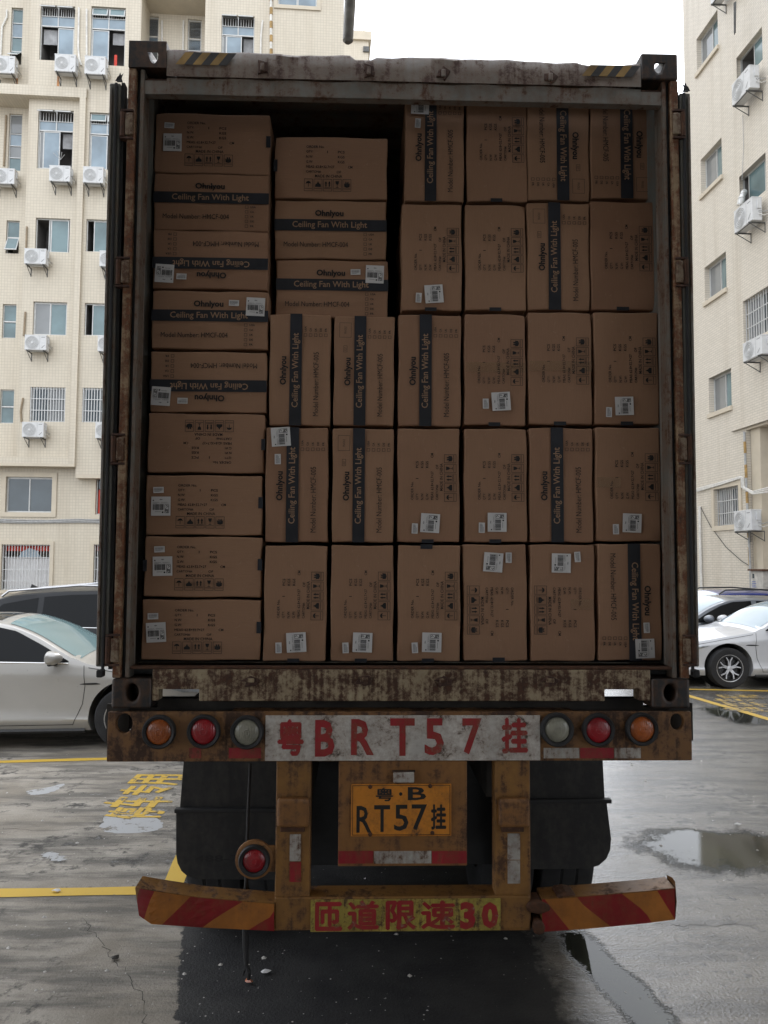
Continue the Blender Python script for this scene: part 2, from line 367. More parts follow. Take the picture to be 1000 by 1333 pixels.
# ---------------------------------------------------------------- the ground
def dip(x0, x1, y0, y1, ang=0.0, px=True):
    if not px: return ((x0+x1)/2, (y0+y1)/2, (x1-x0)/2, (y1-y0)/2, ang)
    a = on_ground(x0, (y0+y1)/2); b = on_ground(x1, (y0+y1)/2); f = on_ground((x0+x1)/2, y0); n = on_ground((x0+x1)/2, y1)
    return ((a.x+b.x)/2, (f.y+n.y)/2, (b.x-a.x)/2, (f.y-n.y)/2, ang)
DIPS = [dip(825, 1080, 1078, 1138), dip(926, 990, 918, 944), (1.17, 4.02, .13, .75, R(12))]
def ground_mat():
    m = N('damp_concrete'); m.pos(False)
    big = m.noise(.22, 4, .5); mid = m.noise(1.1, 7, .62, dist=.4); fine = m.noise(9, 8, .7); grit = m.noise(70, 3, .6)
    sw = m.noise(2.0, 7, .65, vec=m.mapped((.5, 2.4, 1), (0, 0, R(-8))))           # wheel-swept streaks along the yard
    c = m.mix(m.ramp(mid, .38, .62), (.215, .19, .155), (.36, .33, .285))
    c = m.mix(m.math('MULTIPLY', m.ramp(sw, .44, .58), .85), c, (.11, .102, .09))
    c = m.mix(m.ramp(m.math('ADD', m.math('MULTIPLY', mid, .5), m.math('MULTIPLY', fine, .5)), .535, .60), c, (.065, .061, .055))
    c = m.mix(m.math('MULTIPLY', m.ramp(m.math('ADD', m.math('MULTIPLY', sw, .55), m.math('MULTIPLY', fine, .45)), .60, .64), .65), c, (.36, .36, .36))
    c = m.mix(m.math('MULTIPLY', m.ramp(m.noise(26, 4, .6), .68, .72), .8), c, (.55, .54, .52))
    # wetness: more on the right of the yard and in the middle distance
    sx = m.t.nodes.new('ShaderNodeSeparateXYZ'); m.lk(m.pos(), sx.inputs[0])
    mr = m.t.nodes.new('ShaderNodeMapRange'); m.lk(sx.outputs[0], mr.inputs[0])
    mr.inputs[1].default_value = -2.6; mr.inputs[2].default_value = 1.0; mr.inputs[3].default_value = -.22; mr.inputs[4].default_value = .26
    my = m.t.nodes.new('ShaderNodeMapRange'); m.lk(sx.outputs[1], my.inputs[0])
    my.inputs[1].default_value = 4.6; my.inputs[2].default_value = 6.5; my.inputs[3].default_value = -.10; my.inputs[4].default_value = .05
    wet = m.math('ADD', m.math('ADD', m.math('MULTIPLY', m.math('ADD', big, m.math('ADD', mid, sw)), .333), mr.outputs[0]), my.outputs[0])
    wet = m.math('ADD', wet, m.math('MULTIPLY', m.math('SUBTRACT', m.noise(16, 6, .75, vec=m.mapped((.6, 1.6, 1))), .5), .42))
    wet = m.math('ADD', wet, m.math('MULTIPLY', m.math('SUBTRACT', grit, .5), .30))
    wm = m.ramp(wet, .41, .57)
    # standing water in shallow dips, its margin broken by the relief of the concrete
    dist = m.math('ADD', m.math('MULTIPLY', m.math('SUBTRACT', m.noise(2.2, 7, .6), .5), 1.3), m.math('MULTIPLY', m.math('SUBTRACT', m.math('ADD', fine, grit), 1.0), .75))
    pud = None
    for (cx, cy, rx, ry, ang) in DIPS:
        mp = m.t.nodes.new('ShaderNodeMapping'); mp.vector_type = 'TEXTURE'; m.lk(m.pos(), mp.inputs[0])
        mp.inputs['Location'].default_value = (cx, cy, 0); mp.inputs['Rotation'].default_value = (0, 0, ang); mp.inputs['Scale'].default_value = (rx, ry, 1)
        ln_ = m.t.nodes.new('ShaderNodeVectorMath'); ln_.operation = 'LENGTH'; m.lk(mp.outputs[0], ln_.inputs[0])
        d = m.math('SUBTRACT', 1.0, m.math('ADD', ln_.outputs['Value'], dist))
        pud = d if pud is None else m.math('MAXIMUM', pud, d)
    pm = m.ramp(pud, -.12, .22)
    halo = m.ramp(pud, -.8, .05)
    c = m.mix(m.math('MULTIPLY', halo, .55), c, (.05, .049, .045))
    c = m.mix(pm, c, m.mix(m.ramp(mid, .4, .65), (.026, .027, .020), (.062, .068, .040)))  # dark green water colour stands in for a reflection
    wm = m.math('MAXIMUM', wm, m.math('MULTIPLY', halo, .8))
    c = m.mix(m.math('MULTIPLY', wm, .6), c, m.mix(.5, c, (0, 0, 0), 'MULTIPLY'))
    c = m.mix(m.math('MULTIPLY', wm, .15), c, (.04, .04, .042))
    # the strip of newer, darker tarmac the trailer is backed onto, left edge crumbling; right edge painted where the sky's reflection begins
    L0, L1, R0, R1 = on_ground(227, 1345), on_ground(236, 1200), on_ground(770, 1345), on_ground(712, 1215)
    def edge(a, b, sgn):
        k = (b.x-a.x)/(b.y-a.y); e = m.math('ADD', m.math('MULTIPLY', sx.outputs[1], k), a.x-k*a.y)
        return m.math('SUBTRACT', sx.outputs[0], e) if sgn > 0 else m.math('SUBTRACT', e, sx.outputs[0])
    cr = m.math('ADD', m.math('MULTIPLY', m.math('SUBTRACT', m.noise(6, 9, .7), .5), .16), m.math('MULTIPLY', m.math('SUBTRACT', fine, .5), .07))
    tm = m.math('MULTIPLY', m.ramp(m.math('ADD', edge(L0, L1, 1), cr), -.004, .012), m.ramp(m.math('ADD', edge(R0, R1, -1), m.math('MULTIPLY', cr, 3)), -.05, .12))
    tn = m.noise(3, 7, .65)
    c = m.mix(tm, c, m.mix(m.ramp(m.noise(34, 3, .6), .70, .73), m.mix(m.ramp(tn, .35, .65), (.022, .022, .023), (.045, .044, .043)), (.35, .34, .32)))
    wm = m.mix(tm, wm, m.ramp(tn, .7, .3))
    rg = m.t.nodes.new('ShaderNodeMapRange'); m.lk(wm, rg.inputs[0]); rg.inputs[3].default_value = .75; rg.inputs[4].default_value = .13
    rr = m.mix(pm, rg.outputs[0], (.02, .02, .02))
    m.set(base=c, rough=rr, spec=m.math('SUBTRACT', m.math('ADD', m.math('MULTIPLY', wm, .55), .25), m.math('MULTIPLY', pm, .55)))
    hh = m.math('ADD', m.math('MULTIPLY', m.noise(7, 6, .7, vec=m.mapped((.55, 1.5, 1))), .8), m.math('MULTIPLY', m.math('ADD', fine, grit), .55))
    hh = m.math('MULTIPLY', hh, m.math('SUBTRACT', 1.0, m.math('MULTIPLY', pm, .985)))
    m.bump(hh, .5, .024)
    return m.mat
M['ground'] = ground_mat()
def road_paint(name, c, wear):
    m = N(name); m.pos(False)
    n = m.math('ADD', m.math('MULTIPLY', m.noise(5, 8, .7), .6), m.math('MULTIPLY', m.noise(30, 6, .7), .4))
    m.set(base=m.mix(m.ramp(n, .62-wear*.2, .66-wear*.2), c, (.14, .125, .10)), rough=.5); m.bump(m.noise(60, 4), .2, .004); return m.mat
M['line'] = road_paint('yellow_line_paint', (.56, .36, .045), .15)
M['line_worn'] = road_paint('worn_yellow_paint', (.56, .36, .05), .45)
M['line_gone'] = road_paint('faded_yellow_paint', (.5, .33, .06), .72)
M['spill'] = road_paint('grey_white_spill', (.36, .365, .37), .40)

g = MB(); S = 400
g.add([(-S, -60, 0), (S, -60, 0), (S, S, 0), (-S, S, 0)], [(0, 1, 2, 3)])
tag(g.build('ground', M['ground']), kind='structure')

def blob(poly, z, name, mat, wob=.03, sub=5, seed=0, smooth=False):
    """flat irregular sheet from an outline of ground points"""
    rnd = random.Random(seed); pts = []
    for _ in range(2 if smooth else 0):
        poly = [q for i in range(len(poly)) for q in (Vector(poly[i]).lerp(Vector(poly[(i+1) % len(poly)]), .25), Vector(poly[i]).lerp(Vector(poly[(i+1) % len(poly)]), .75))]
    n = len(poly)
    for i in range(n):
        a, b = Vector(poly[i]), Vector(poly[(i+1) % n])
        for k in range(sub):
            p = a.lerp(b, k/sub); w2 = wob*2.2*(math.sin(i*3.1+k*.55+seed)+.6*math.sin(k*1.7+i*5)); q = (rnd.uniform(-wob, wob)+w2, rnd.uniform(-wob, wob)+w2*.4) if k else (0, 0)
            pts.append((p.x + q[0], p.y + q[1], z))
    mb = MB(); mb.add(pts, [tuple(range(len(pts)))])
    o = mb.build(name, mat, fix=False)
    bm = bmesh.new(); bm.from_mesh(o.data); bmesh.ops.triangulate(bm, faces=bm.faces); bmesh.ops.recalc_face_normals(bm, faces=bm.faces)
    if sum(f.normal.z for f in bm.faces) < 0: bmesh.ops.reverse_faces(bm, faces=bm.faces)
    bm.to_mesh(o.data); bm.free(); return o
def gp(px, py): p = on_ground(px, py); return (p.x, p.y, 0)

TR_Y = R(1.65)

def stripe(pts, width, name='yellow_line', mat='line', z=.003, seed=1):
    rnd = random.Random(seed); mb = MB(); L = []; Rr = []
    pts = [Vector((p[0], p[1], 0)) for p in pts]; dense = []
    for i in range(len(pts)-1):
        n = max(2, int((pts[i+1]-pts[i]).length/.25))
        dense += [pts[i].lerp(pts[i+1], k/n) for k in range(n)]
    dense.append(pts[-1])
    for i, p in enumerate(dense):
        t = (dense[min(i+1, len(dense)-1)] - dense[max(0, i-1)]).normalized(); nn = Vector((-t.y, t.x, 0))
        L.append(p + nn*(width/2 + rnd.uniform(-.006, .006)) + Vector((0, 0, z))); Rr.append(p - nn*(width/2 + rnd.uniform(-.006, .006)) + Vector((0, 0, z)))
    mb.grid([Rr, L]); return mb.build(name, M[mat])
def ln(*px): return [gp(*p) for p in px]
a, b = Vector(gp(0, 992)), Vector(gp(141, 988)); d = (b-a)
tag(stripe([a - d*4, b + d*1.6], .10, seed=1), 'yellow painted bay line beside the parked pearl sedan', 'road marking', kind='structure')
a, b = Vector(gp(0, 1163)), Vector(gp(222, 1159)); d = (b-a)
tag(stripe([a - d*2, b], .125, seed=2), kind='structure')
a, b = Vector(gp(221, 1162)), Vector(gp(239, 1118)); d = (b-a)
tag(stripe([a, b + d*2.2], .13, seed=3), kind='structure')
a, b = Vector(gp(900, 897.5)), Vector(gp(1000, 899.5)); d = (b-a)
tag(stripe([a - d*3, b + d*3], .11, seed=4), kind='structure')
a, b = Vector(gp(900, 907)), Vector(gp(1000, 936)); d = (b-a)
tag(stripe([a - d*1.0, b + d*1.0], .13, seed=5), kind='structure')
def crack(pts, seed):
    rn = random.Random(seed); P = []
    for i in range(len(pts)-1):
        a, b = Vector(gp(*pts[i])), Vector(gp(*pts[i+1]))
        for k in range(7): q = a.lerp(b, k/7); P.append((q.x+rn.uniform(-.02, .02), q.y+rn.uniform(-.02, .02)))
    mb = MB(); A = []; B = []
    for i, p in enumerate(P):
        t = (Vector(P[min(i+1, len(P)-1)]) - Vector(P[max(0, i-1)])).normalized(); w_ = rn.uniform(.0006, .0024)*(1 if 0 < i < len(P)-1 else .2)
        A.append((p[0]-t.y*w_, p[1]+t.x*w_, .0012)); B.append((p[0]+t.y*w_, p[1]-t.x*w_, .0012))
    mb.grid([A, B]); tag(mb.build('pavement_crack', M['crack']), kind='structure')
M['crack'] = plain('crack_dirt', (.03, .028, .025), .9)
crack([(108, 1195), (128, 1222), (150, 1248), (168, 1268)], 1); crack([(0, 1078), (60, 1082), (120, 1076), (205, 1084)], 2); crack([(168, 1268), (185, 1300), (190, 1340)], 3); crack([(845, 1200), (900, 1206), (1000, 1203)], 4)
rn = random.Random(12); mb = MB()
for k in range(420):
    px, py = rn.uniform(-20, 1020), rn.uniform(940, 1345)
    p = on_ground(px, py); r_ = rn.uniform(.002, .006) if rn.random() < .9 else rn.uniform(.008, .016)
    a0 = rn.uniform(0, 6); ring = [(p.x+r_*math.cos(a0+q*1.257)*rn.uniform(.7, 1.2), p.y+r_*math.sin(a0+q*1.257)*rn.uniform(.7, 1.2), .0008) for q in range(5)]
    mb.add(ring + [(p.x, p.y, r_*.7)], [(q, (q+1) % 5, 5) for q in range(5)])
tag(mb.build('gravel', plain('pale_grit', (.42, .40, .37), .8, var=.3)), kind='stuff')
# lettering sprayed on the yard: columns of characters with their tops towards -X
def ground_text(chars, px_pts, name, mat):
    mb = MB()
    for ch, (x0, x1, yn, yf) in zip(chars, px_pts):
        a = on_ground((x0+x1)/2, (yn+yf)/2); X0, X1 = on_ground(x0, (yn+yf)/2).x, on_ground(x1, (yn+yf)/2).x
        Yn, Yf = on_ground((x0+x1)/2, yn).y, on_ground((x0+x1)/2, yf).y
        V, F, _ = text_geo(ch)
        for k, (du, dv) in enumerate(((0, 0), (.025, 0), (-.025, 0), (0, .025), (0, -.025), (.04, .02), (-.04, -.02))):
            mb.add([(X1 + (X0-X1)*(v+dv), Yn + (Yf-Yn)*(u+du), .003+.0002*k) for u, v in V], F)
    o = mb.build(name, M[mat]); tag(o, kind='structure'); return o
ground_text('停车专用', [(140, 212, 1066, 1052), (138, 222, 1051, 1038), (158, 222, 1035, 1023), (172, 236, 1022, 1009)], 'yard_lettering', 'line_worn')
ground_text('停车专用', [(945, 1010, 927, 921), (938, 1002, 920, 914.5), (930, 985, 914, 909.5), (938, 990, 909, 905)], 'yard_lettering', 'line_gone')

for i, pl in enumerate([[(138, 1058), (170, 1052), (200, 1062), (214, 1072), (208, 1082), (160, 1086), (128, 1082)],
                        [(30, 1030), (60, 1026), (90, 1018), (70, 1032), (40, 1036)], [(53, 1112), (70, 1108), (88, 1118), (78, 1122), (60, 1118)]]):
    tag(blob([gp(*p) for p in pl], .0014, 'paint_spill', M['spill'], .005, 3, 40+i, True), kind='structure')

# unseen loading bay, inferred: roof and back wall added to shade the truck's rear
mb = MB(); mb.box((-10, -9, 5.25), (10, 2.66, 5.45))
tag(mb.build('unseen_ceiling', plain('added_soffit', (.55, .54, .52), .8)), kind='structure')
mb = MB(); mb.box((-10, -7.2, 0), (10, -7.0, 5.245))
tag(mb.build('unseen_wall_back', plain('added_bay_wall', (.70, .69, .67), .8)), kind='structure')
pa, pb = on_plane(453, 57, Vector((0, 2.7, 0)), Vector((0, 1, 0))), on_plane(456, 0, Vector((0, 2.7, 0)), Vector((0, 1, 0)))
top = pa + (pb-pa)*((5.44-pa.z)/(pb.z-pa.z))
mb = MB(); mb.tube([pa + Vector((0, 0, .004)), pa + Vector((0, 0, .012)), pa.lerp(top, .1), top], [.011, .019, .0205, .0205], 14)
pole = mb.build('hanging_pole', M['pole_grey'], smooth=True); tag(pole, 'grey metal pole hanging down from above, over the container roof', 'pole')
mb = MB(); q = pa.lerp(top, .15); mb.tube([q + Vector((0, -.014, 0)), q + Vector((0, -.021, 0))], .006, 10); mb.build('bolt', M['ac_dark'], pole)

# ---------------------------------------------------------------- container on its trailer (frame: x right, y into the depth, z up)
FR = Matrix.Translation((.0872, 3.2771, 0)) @ Matrix.Rotation(TR_Y, 4, 'Z'); FI = FR.inverted()
def P2(px, py, d=0.0):
    o = FI @ EYE; v = FI.to_3x3() @ ray(px, py); t = (d - o.y)/v.y
    return (o.x + v.x*t, o.z + v.z*t)
ZB = 1.4807; ZT = ZB + 2.896; HW = 1.219
con = empty('shipping_container', FR, 'open rusty grey shipping container packed with cartons, doors folded back', 'container')
box = lambda a, b: MB().box(a, b)
# corrugated side walls, roof, front end, floor
def corrug(p0, p1, depth, pitch=.28):
    n = int((p1-p0)/pitch); pts = []
    for i in range(n):
        q = p0 + i*pitch; pts += [(q, 0), (q+.07, 0), (q+.14, depth), (q+.21, depth)]
    pts.append((p1, 0)); return pts
for s in (-1, 1):
    mb = MB(); pr = corrug(.12, 12.0, .036)
    mb.grid([[(s*(HW-.006-dx), y, ZB+.14) for y, dx in pr], [(s*(HW-.006-dx), y, ZT-.06) for y, dx in pr]])
    mb.build('side_wall', M['door'], con)
    box((s*1.165, .12, ZB+.002), (s*(HW-.002), 12.0, ZB+.15)).build('side_rail', M['post'], con)
    box((s*1.165, .12, ZT-.07), (s*(HW-.002), 12.0, ZT-.012)).build('side_rail', M['post'], con)
mb = MB(); pr = corrug(.2, 12.0, .02, .21)
mb.grid([[(-1.17, y, ZT-.03-dx) for y, dx in pr], [(1.17, y, ZT-.03-dx) for y, dx in pr]]); mb.build('roof', M['post'], con)
box((-1.2, 12.0, ZB), (1.2, 12.1, ZT-.01)).build('end_wall', M['door'], con)
box((-1.16, .09, ZB+.13), (1.16, 12.0, ZB+.165)).build('floor', M['floor_in'], con)
# corner castings with their openings
def casting(s, zc0, zc1, hole, nm='corner_casting'):
    x0, x1 = s*HW, s*(HW-.165)
    o = box((min(x0, x1), -.006, zc0), (max(x0, x1), .172, zc1)).build(nm, M['cast'], con)
    mb = MB(); mb.prism(hole, -.05, .25); mb.v = [(p[0]*(1+.24*max(0, p[1])/3.3), p[1], p[2] + .70*p[1]) for p in mb.v]; cut(o, [mb])
    b = o.modifiers.new('bevel', 'BEVEL'); b.width = .014; b.segments = 3; b.limit_method = 'ANGLE'; b.angle_limit = R(50)
    return o
def rect_px(x0, y0, x1, y1, d=0.0):
    (a, b), (c, e) = P2(x0, y1, d), P2(x1, y0, d); return a, b, c, e     # x0,z0,x1,z1
hx, hz = P2(200, 75)
hole = [(hx-.022, hz+.024), (hx-.009, hz-.014), (hx, hz-.026), (hx+.011, hz-.026), (hx+.022, hz-.008), (hx+.024, hz+.012), (hx+.022, hz+.024)]
casting(-1, ZT-.122, ZT, hole)
hx, hz = P2(857, 89)
casting(1, ZT-.122, ZT, [(-(a[0]-hx)+hx, a[1]) for a in []] or [(hx-.02, hz-.008), (hx-.008, hz-.024), (hx+.008, hz-.02), (hx+.022, hz+.022), (hx-.02, hz+.022)])
def oval(cx, cz, rx, rz, n=20): return [(cx+rx*math.cos(2*math.pi*k/n), cz+rz*math.sin(2*math.pi*k/n)) for k in range(n)]
for s in (-1, 1):
    o = box((min(s*HW, s*(HW-.165)), -.006, ZB), (max(s*HW, s*(HW-.165)), .172, ZB+.124)).build('corner_casting', M['cast'], con)
    mb = MB(); mb.prism(oval(s*(HW-.085), ZB+.066, .026, .036), -.05, .12); cut(o, [mb])
    b = o.modifiers.new('bevel', 'BEVEL'); b.width = .012; b.segments = 3; b.limit_method = 'ANGLE'; b.angle_limit = R(50)
# corner posts: rusty outer flange, black gasket groove, grey inner channel and the jamb going in
for s in (-1, 1):
    X = lambda a, b: (min(s*a, s*b), max(s*a, s*b))
    z0, z1 = ZB+.126, ZT-.124
    post = box((X(1.219, 1.184)[0], -.002, z0), (X(1.219, 1.184)[1], .05, z1)).build('corner_post', M['post_rust'], con, bevel=.005)
    def px_(a, b, y0, y1, nm, mt, bev=.003): return box((X(a, b)[0], y0, z0), (X(a, b)[1], y1, z1)).build(nm, mt, post, bevel=bev)
    px_(1.1835, 1.168, .022, .06, 'gasket_groove', M['rubber'], 0)
    px_(1.1675, 1.150, .006, .08, 'inner_channel', M['post'])
    mb = MB(); mb.add([(s*1.1495, .012, z0), (s*1.1495, .012, z1), (s*1.164, .135, z1), (s*1.164, .135, z0)], [(0, 1, 2, 3)]); mb.build('jamb', M['lip'], post)
    box((X(1.164, 1.205)[0], .061, z0), (X(1.164, 1.205)[1], .136, z1)).build('post_back', M['post'], post)
    for py, side in ((163, 0), (355, 0), (585, 0), (846, 0)):
        xh, zh = P2(160 if s < 0 else 888, py)
        h = box((X(1.224, 1.19)[0], -.016, zh-.05), (X(1.224, 1.19)[1], -.003, zh+.05)).build('hinge', M['hinge'], post, bevel=.006)
        mb = MB(); mb.tube([(s*1.236, -.004, zh-.055), (s*1.236, -.004, zh+.055)], .013, 12); mb.build('hinge_barrel', M['rust'], post, smooth=True)
        for zz in (-.066, .058): box((X(1.19, 1.245)[0], -.014, zh+zz), (X(1.19, 1.245)[1], .02, zh+zz+.008)).build('hinge_plate', M['keeper'], post)
# header: dented upper face, gutter, lower lip
zf0 = P2(520, 106)[1]; zf1 = P2(520, 72)[1]
rnd = random.Random(5); xs = np.linspace(-HW+.166, HW-.166, 90); topz = []
for x in xs:
    dz = .004*math.sin(x*5.3+.6) + .0022*math.sin(x*17) + .0015*math.sin(x*43+1)
    pxx = 500 + (x+.087)*300
    if pxx < 455: dz += .006
    if 455 < pxx < 480: dz -= .012
    if pxx > 760: dz -= .006 + .007*math.sin((pxx-760)/18)
    topz.append(zf1 + dz - .004)
rows = [[(x, .0, zf0 + .0) for x in xs], [(x, -.001+.003*math.sin(x*9), zf0+.05) for x in xs], [(x, .002, t-.014) for x, t in zip(xs, topz)],
        [(x, .012, t) for x, t in zip(xs, topz)], [(x, .10, t-.004) for x, t in zip(xs, topz)], [(x, .20, t-.03) for x, t in zip(xs, topz)]]
mb = MB(); mb.grid(rows); hd = mb.build('header_beam', M['header'], con, smooth=35)
zl0, zl1 = P2(520, 127)[1], P2(520, 109)[1]
box((-1.1495, .02, zl1), (1.1495, .12, zf0-.001)).build('gutter', M['keeper'], hd)
wv = [(x, .004+.002*math.sin(x*11), zl1+.004+.0025*math.sin(x*23)) for x in xs]
mb = MB(); mb.grid([[(x, .010, zl0) for x in xs], [(x, .006, zl1) for x in xs], wv, [(x, .03, zl1+.006) for x in xs]]); mb.build('lower_lip', M['lip'], hd, smooth=35)
box((-1.1495, .012, zl0-.001), (1.1495, .05, zl0+.06)).build('lip_underside', M['lip'], hd)
for px, py in ((343, 88), (481, 93), (578, 96), (717, 101)):
    x, z = P2(px, py); mb = MB()
    mb.prism([(p[0]+.010*math.sin(k*2.3+px), p[1]+.008*math.cos(k*3.1+px)) for k, p in enumerate(oval(x, z, .028, .030, 9))], -.007, .004); k = mb.build('cam_keeper', M['keeper'], hd, bevel=.006)
    box((x-.012, -.018, z-.022), (x+.006, -.006, z+.012)).build('cam_lug', M['header'], hd, bevel=.004)
# hazard stripes on the header
def hazard(x0, x1, y0, y1, n, lean):
    a0, b0 = P2(x0, y1); a1, b1 = P2(x1, y0); w_ = (a1-a0)/n
    for i in range(n):
        l = a0 + i*w_; sh = lean*(b1-b0)
        mb = MB(); mb.add([(l, -.0075, b0), (l+w_, -.0075, b0), (l+w_+sh, -.0075, b1), (l+sh, -.0075, b1)], [(0, 1, 2, 3)])
        mb.build('hazard_stripe', M['yellow_decal' if i % 2 == 0 else 'black_decal'], hd)
hazard(229, 296, 70.5, 85, 6, .75); hazard(757, 822, 87, 100, 6, .75)
# sill: battered, with a notch beside each casting
zs0, zs1 = P2(520, 913)[1], P2(520, 872)[1]
nl0, _, nl1, nz = rect_px(206, 897.5, 259, 914); nr0, _, nr1, _ = rect_px(788, 897, 832, 914)
xi = HW-.166
sp = [(-xi, zs1), (-xi, zs0+.002), (nl0, zs0+.002), (nl0, nz), (nl1, nz), (nl1, zs0), (nr0, zs0), (nr0, nz), (nr1, nz), (nr1, zs0+.002), (xi, zs0+.002), (xi, zs1)]
mb = MB(); mb.prism(sp, .004, .075); sill = mb.build('door_sill', M['sill'], con, fix=True, bevel=.004)
box((-1.149, .008, zs1+.0005), (1.149, .14, zs1+.012)).build('threshold', M['rust'], sill, bevel=.003)
box((-1.149, .05, zs1+.012), (1.149, .16, ZB+.17)).build('threshold_bar', M['lip'], sill, bevel=.003)
for px, py in ((327, 887), (475, 886), (578, 887), (717, 887)):
    x, z = P2(px, py); mb = MB(); mb.prism([(p[0]+.012*math.sin(k*2.7+px), p[1]+.006*math.cos(k*3.7+px)) for k, p in enumerate(oval(x, z, .034, .022, 9))], -.004, .006); mb.build('cam_keeper', M['keeper'], sill, bevel=.004)
    box((x-.02, -.012, z-.004), (x+.014, -.003, z+.014)).build('cam_lug', M['sill'], sill, bevel=.004)
# doors folded back along the sides: hinge edge, gasket fins, rods
for s in (-1, 1):
    dz1 = P2(150, 108)[1] if s < 0 else P2(893, 121)[1]
    dz0 = P2(140, 868)[1] if s < 0 else P2(903, 868)[1]
    dr = MB(); X = lambda a, b: (min(s*a, s*b), max(s*a, s*b))
    tilt = lambda z: .012*(z-dz0)/(dz1-dz0)
    def slab(a, b, y0, y1, zz0, zz1):
        x0, x1 = X(a, b); m = MB()
        vs = [(x0-s*tilt(zz0)*0, y0, zz0), (x1, y0, zz0), (x1, y1, zz0), (x0, y1, zz0), (x0, y0, zz1), (x1, y0, zz1), (x1, y1, zz1), (x0, y1, zz1)]
        vs = [(v[0]-s*(.022 if s < 0 else .047)+s*tilt(v[2]), v[1], v[2]) for v in vs]
        m.add(vs, [(0, 3, 2, 1), (4, 5, 6, 7), (0, 1, 5, 4), (1, 2, 6, 5), (2, 3, 7, 6), (3, 0, 4, 7)]); return m
    door = slab(1.262, 1.310, .0, 1.17, dz0, dz1).build('door', M['door'], con, bevel=.005)
    slab(1.2475, 1.2615, .012, .05, dz0-.012, dz1+.01).build('gasket', M['rubber'], door)
    slab(1.272, 1.284, -.012, -.001, dz0-.02, dz1-.004).build('gasket', M['rubber'], door, bevel=.003)
    slab(1.296, 1.306, -.008, -.001, dz0+.01, dz1-.02).build('door_edge_strip', M['lip'], door, bevel=.002)
    mb = MB(); mb.add([(s*1.252, .0, dz1+.008), (s*1.276, .0, dz1+.008), (s*1.266, .0, dz1+.03), (s*1.254, .02, dz1+.05), (s*1.246, .02, dz1+.06)], [(0, 1, 2, 3, 4)])
    mb.prism([(s*1.246, dz1+.011), (s*1.27, dz1+.011), (s*1.256, dz1+.05)][::(1 if s > 0 else -1)], .002, .012); mb.build('torn_gasket', M['rubber'], door)
    for yy in (.45, .8):
        mb = MB(); mb.tube([(s*1.245, yy, dz0-.03), (s*1.245, yy, dz1+.03)], .011, 10); mb.build('lock_rod', M['rust'], door, smooth=True)
    mb = MB(); mb.box((s*(1.258-.02*(s > 0)), -.004, dz0-.045), (s*(1.285-.02*(s > 0)), .04, dz0-.013)); mb.build('gasket_end', M['rubber'], door, bevel=.006)
    if s < 0: pass

# ---------------------------------------------------------------- the trailer
tr = empty('semi_trailer', FR, 'rusty yellow container trailer with red and orange striped rear bumper', 'trailer')
tz0, tz1 = P2(520, 990)[1], ZB - .012
bx0, bx1 = P2(141, 950)[0], P2(899, 950)[0]
beam = box((bx0, -.012, tz0), (bx1, .012, tz1)).build('tail_beam', M['beam'], tr)
hl, hr = P2(163, 941), P2(880, 939)
mb = MB(); mb.prism(oval(hl[0], hl[1], .034, .04), -.1, .1); mb2 = MB(); mb2.prism(oval(hr[0], hr[1], .028, .034), -.1, .1); cut(beam, [mb, mb2])
b = beam.modifiers.new('bevel', 'BEVEL'); b.width = .004; b.segments = 2; b.limit_method = 'ANGLE'; b.angle_limit = R(50)
box((-.72, .0125, tz1-.02), (.72, .3, tz1)).build('beam_top_flange', M['beam'], beam)
box((bx0+.2, .0125, tz0), (bx1-.2, .3, tz0+.012)).build('beam_bottom_flange', M['beam'], beam)
box((-.72, .30, tz0), (.72, .312, tz1)).build('beam_back', M['chassis'], beam)
box((hr[0]-.012, .04, hr[1]-.09), (hr[0]+.09, .055, hr[1]+.07)).build('gusset', M['chassis'], beam); box((hl[0]-.09, .04, hl[1]-.09), (hl[0]+.004, .055, hl[1]+.07)).build('gusset', M['chassis'], beam)
box((-HW+.012, .085, tz1-.09), (HW-.012, .14, tz1+.001)).build('bolster', M['chassis'], tr); box((-HW+.17, .085, tz1+.0012), (HW-.17, .14, zs0-.003)).build('bolster', M['chassis'], tr)
x0, z0, x1, z1 = rect_px(345, 931, 703, 990.5, -.014)
wp = box((x0, -.017, z0), (x1, -.0125, z1)).build('sign_plate', M['white_plate'], tr, bevel=.002)
for ch, (c0, c1, r0, r1) in zip('粤BRT57挂', [(361, 396, 936, 984), (410, 436, 937, 985), (457, 487, 936, 983), (508, 540, 935, 984), (553, 578, 935, 983), (602, 627, 935, 982), (653, 687, 934, 981)]):
    a, b_, c, e = rect_px(c0, r0, c1, r1, -.018); mb = MB(); put_text(mb, ch, a, c, b_, e, -.0188, .03 if ch in '粤挂' else .03); mb.build('painted_character', M['red_paint'], wp)
def lamp(px, py, rl, rr, mat, par, d=-.013, body='lamp', ringmat='rubber', hood=False):
    x, z = P2(px, py, d); s = 1/305.0; rl *= s; rr *= s
    mb = MB(); mb.lathe([(rr, 0), (rr, -.018), (rr*.93, -.026), (rl*1.02, -.020), (rl*.98, -.010)], (x, d, z), 36); o = mb.build(body, M[ringmat], par, smooth=True)
    mb = MB(); mb.lathe([(rl, -.012), (rl*.9, -.018), (rl*.62, -.022), (rl*.6, -.021), (rl*.3, -.0245), (.0001, -.025)], (x, d, z), 36); mb.build('lens', M[mat], o, smooth=True)
    mb = MB(); mb.lathe([(rl*.2, -.0245), (rl*.24, -.0265), (rl*.28, -.0242)], (x, d, z), 20); mb.build('lens_ring', M[mat], o, smooth=True)
    return o
lamp(208, 952, 16, 21, 'amber', tr); lamp(266, 951.5, 16, 21, 'red', tr); lamp(322, 952.5, 16, 21, 'clear', tr)
